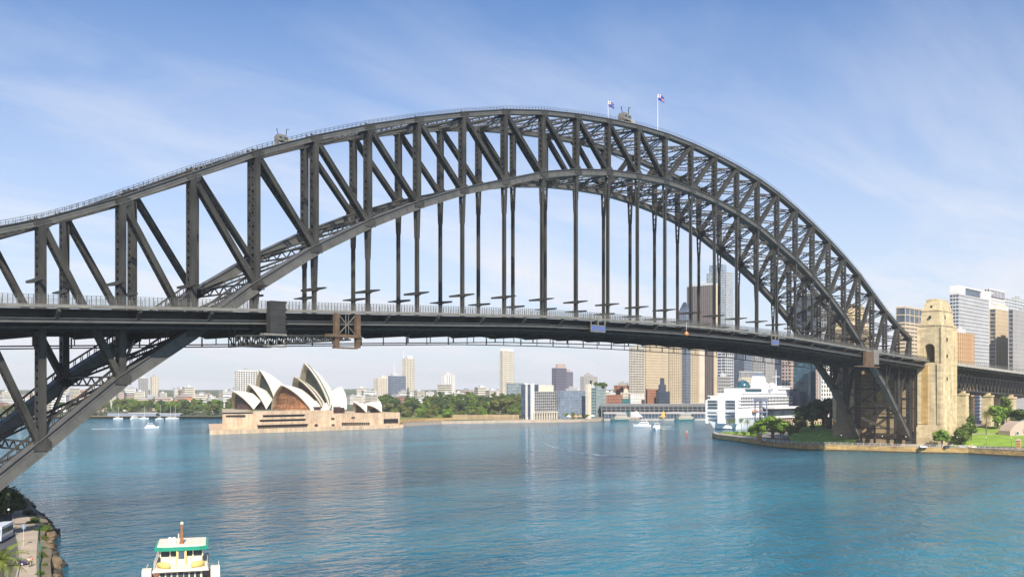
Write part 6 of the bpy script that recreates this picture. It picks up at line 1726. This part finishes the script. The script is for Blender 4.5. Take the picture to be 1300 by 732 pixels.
mb.build('brace', M['steel_light'], sc)
xa_, xb_ = deckx(338), deckx(359)
lt = thing('access_tower', 'dark grey boxed access tower clamped across the near edge of the deck', 'access tower', ((xa_ + xb_) / 2, -25.3, deck_z((xa_ + xb_) / 2)))
L = (xb_ - xa_) / 2; mb = MB(); mb.box(-L, L * .85, -.8, .8, -6.0, 1.9); mb.build('box', M['steel_dark'], lt)
mb = MB()
for q in range(5): mb.box(-L - .05, L + .05, -.86, -.8, -5.6 + q * 1.8, -5.2 + q * 1.8)
mb.build('panel_rib', M['steel_dark'], lt)
mb = MB(); mb.box(-L - 1.8, L, -.9, .9, -6.5, -6.0); mb.box(-L - .8, L, -.8, .8, -9.3, -8.9)
for q in (-L, 0, L - .2): mb.beam((q, 0, -9), (q, 0, -6), .2, .2)
mb.build('lower_stage', M['steel_light'], lt)
# travelling maintenance gantry under the deck
xa_, xb_ = on_y(296, -20)[0], on_y(442, -20)[0]
gt = thing('maintenance_gantry', 'dark lattice maintenance gantry slung under the deck left of the shell roofs', 'gantry', (xa_, 0, 0))
mb = MB(); n = 26; Lx = xb_ - xa_
for yy in (-21, -18):
    def zz(x, lo): return deck_z(xa_ + x) - (6.3 if not lo else 8.9 - 1.5 * x / Lx)
    for k in range(n):
        x0, x1 = Lx * k / n, Lx * (k + 1) / n
        mb.beam((x0, yy, zz(x0, 0)), (x1, yy, zz(x1, 0)), .4, .45); mb.beam((x0, yy, zz(x0, 1)), (x1, yy, zz(x1, 1)), .4, .45)
        mb.beam((x0, yy, zz(x0, 1)), (x0, yy, zz(x0, 0)), .22, .22); mb.beam((x0, yy, zz(x0, 1 if k % 2 else 0)), (x1, yy, zz(x1, 0 if k % 2 else 1)), .22, .22)
        if yy == -21: mb.beam((x0, -21, zz(x0, 1)), (x0, -18, zz(x0, 1)), .25, .25, (1, 0, 0))
mb.build('lattice_girder', M['steel_dark'], gt)
for k in range(0, n + 1, 4):
    for yy in (-20.5, -18.5): mb = MB(); mb.beam((Lx * k / n, yy, zz(Lx * k / n, 0)), (Lx * k / n, yy, zz(Lx * k / n, 0) + 2.6), .3, .3); mb.build('hanger_rod', M['steel_dark'], gt)
mb = MB(); mb.box(0, Lx * .3, -20.8, -18.2, deck_z(xa_ + 6) - 9.1, deck_z(xa_ + 6) - 8.9); mb.build('walkway', M['steel_dark'], gt)
for px, w, lab in ((758, 18, 'blue panelled works platform hung on the deck edge right of centre'), (983, 9, 'small blue panel hung on the deck edge above the cruise ship')):
    x = deckx(px); o = thing('works_platform', lab, 'panel', (x, -24.8, deck_z(x))); hw_ = (deckx(px + w / 2) - deckx(px - w / 2)) / 2
    for q in (-1, 1): a, b = sorted((q * .06 * hw_, q * .94 * hw_)); mb = MB(); mb.box(a, b, -.15, .15, -4.2, -2.4); mb.build('sheet', M['blue_sign'], o)
    mb = MB(); mb.box(-hw_, hw_, -.1, .4, -4.6, -4.2); mb.box(-hw_, hw_, -.1, .4, -2.4, -2.2)
    for q in (-hw_, 0, hw_ - .2): mb.box(q, q + .2, -.2, .2, -4.4, 1.6)
    mb.build('frame', M['steel_light'], o)
x = deckx(870); o = thing('orange_float', 'orange safety marker hanging on a line below the deck edge', 'marker', (x, -24.9, deck_z(x) - 3.2)); mb = MB(); mb.lathe([(.1, -1), (.8, -.6), (.9, 0), (.5, .6), (.08, .8)], 10); mb.build('marker', M['lifeboat'], o, True); mb = MB(); mb.tube((0, 0, .7), (0, 0, 4.5), .06, .06, 5); mb.build('line', M['white'], o)
xa_, xb_ = deckx(1096), deckx(1113)
o = thing('works_box', 'tan timber works enclosure hung on the deck edge near the right end of the arch', 'works box', ((xa_ + xb_) / 2, -25, deck_z((xa_ + xb_) / 2))); L = (xb_ - xa_) / 2
mb = MB(); mb.box(-L, L * .2, -.7, .7, -8, -.6); mb.build('boarding', M['rust'], o); mb = MB(); mb.box(L * .2, L, -.6, .6, -7.0, .4); mb.build('mesh_screen', M['steel_light'], o); mb = MB(); mb.box(-L * 2.2, L, -.9, .9, -8.5, -8.0); mb.build('platform', M['rust'], o)
# ------------------------------------------------------------------ harbour air
def haze(density):
    mb = MB(); mb.box(-1500, 6000, -900, 6500, -2.0, 190.0); 
    o = mb.build('haze', None); m = bpy.data.materials.new('thin_sea_haze'); m.use_nodes = True
    nt = m.node_tree; nt.nodes.remove(nt.nodes['Principled BSDF'])
    v = nt.nodes.new('ShaderNodeVolumePrincipled'); v.inputs['Color'].default_value = (.97, .98, 1, 1); v.inputs['Density'].default_value = density; v.inputs['Anisotropy'].default_value = 0.05
    nt.links.new(v.outputs[0], nt.nodes['Material Output'].inputs['Volume'])
    o.data.materials.append(m); tag(o, kind='stuff')
haze(0.00009)
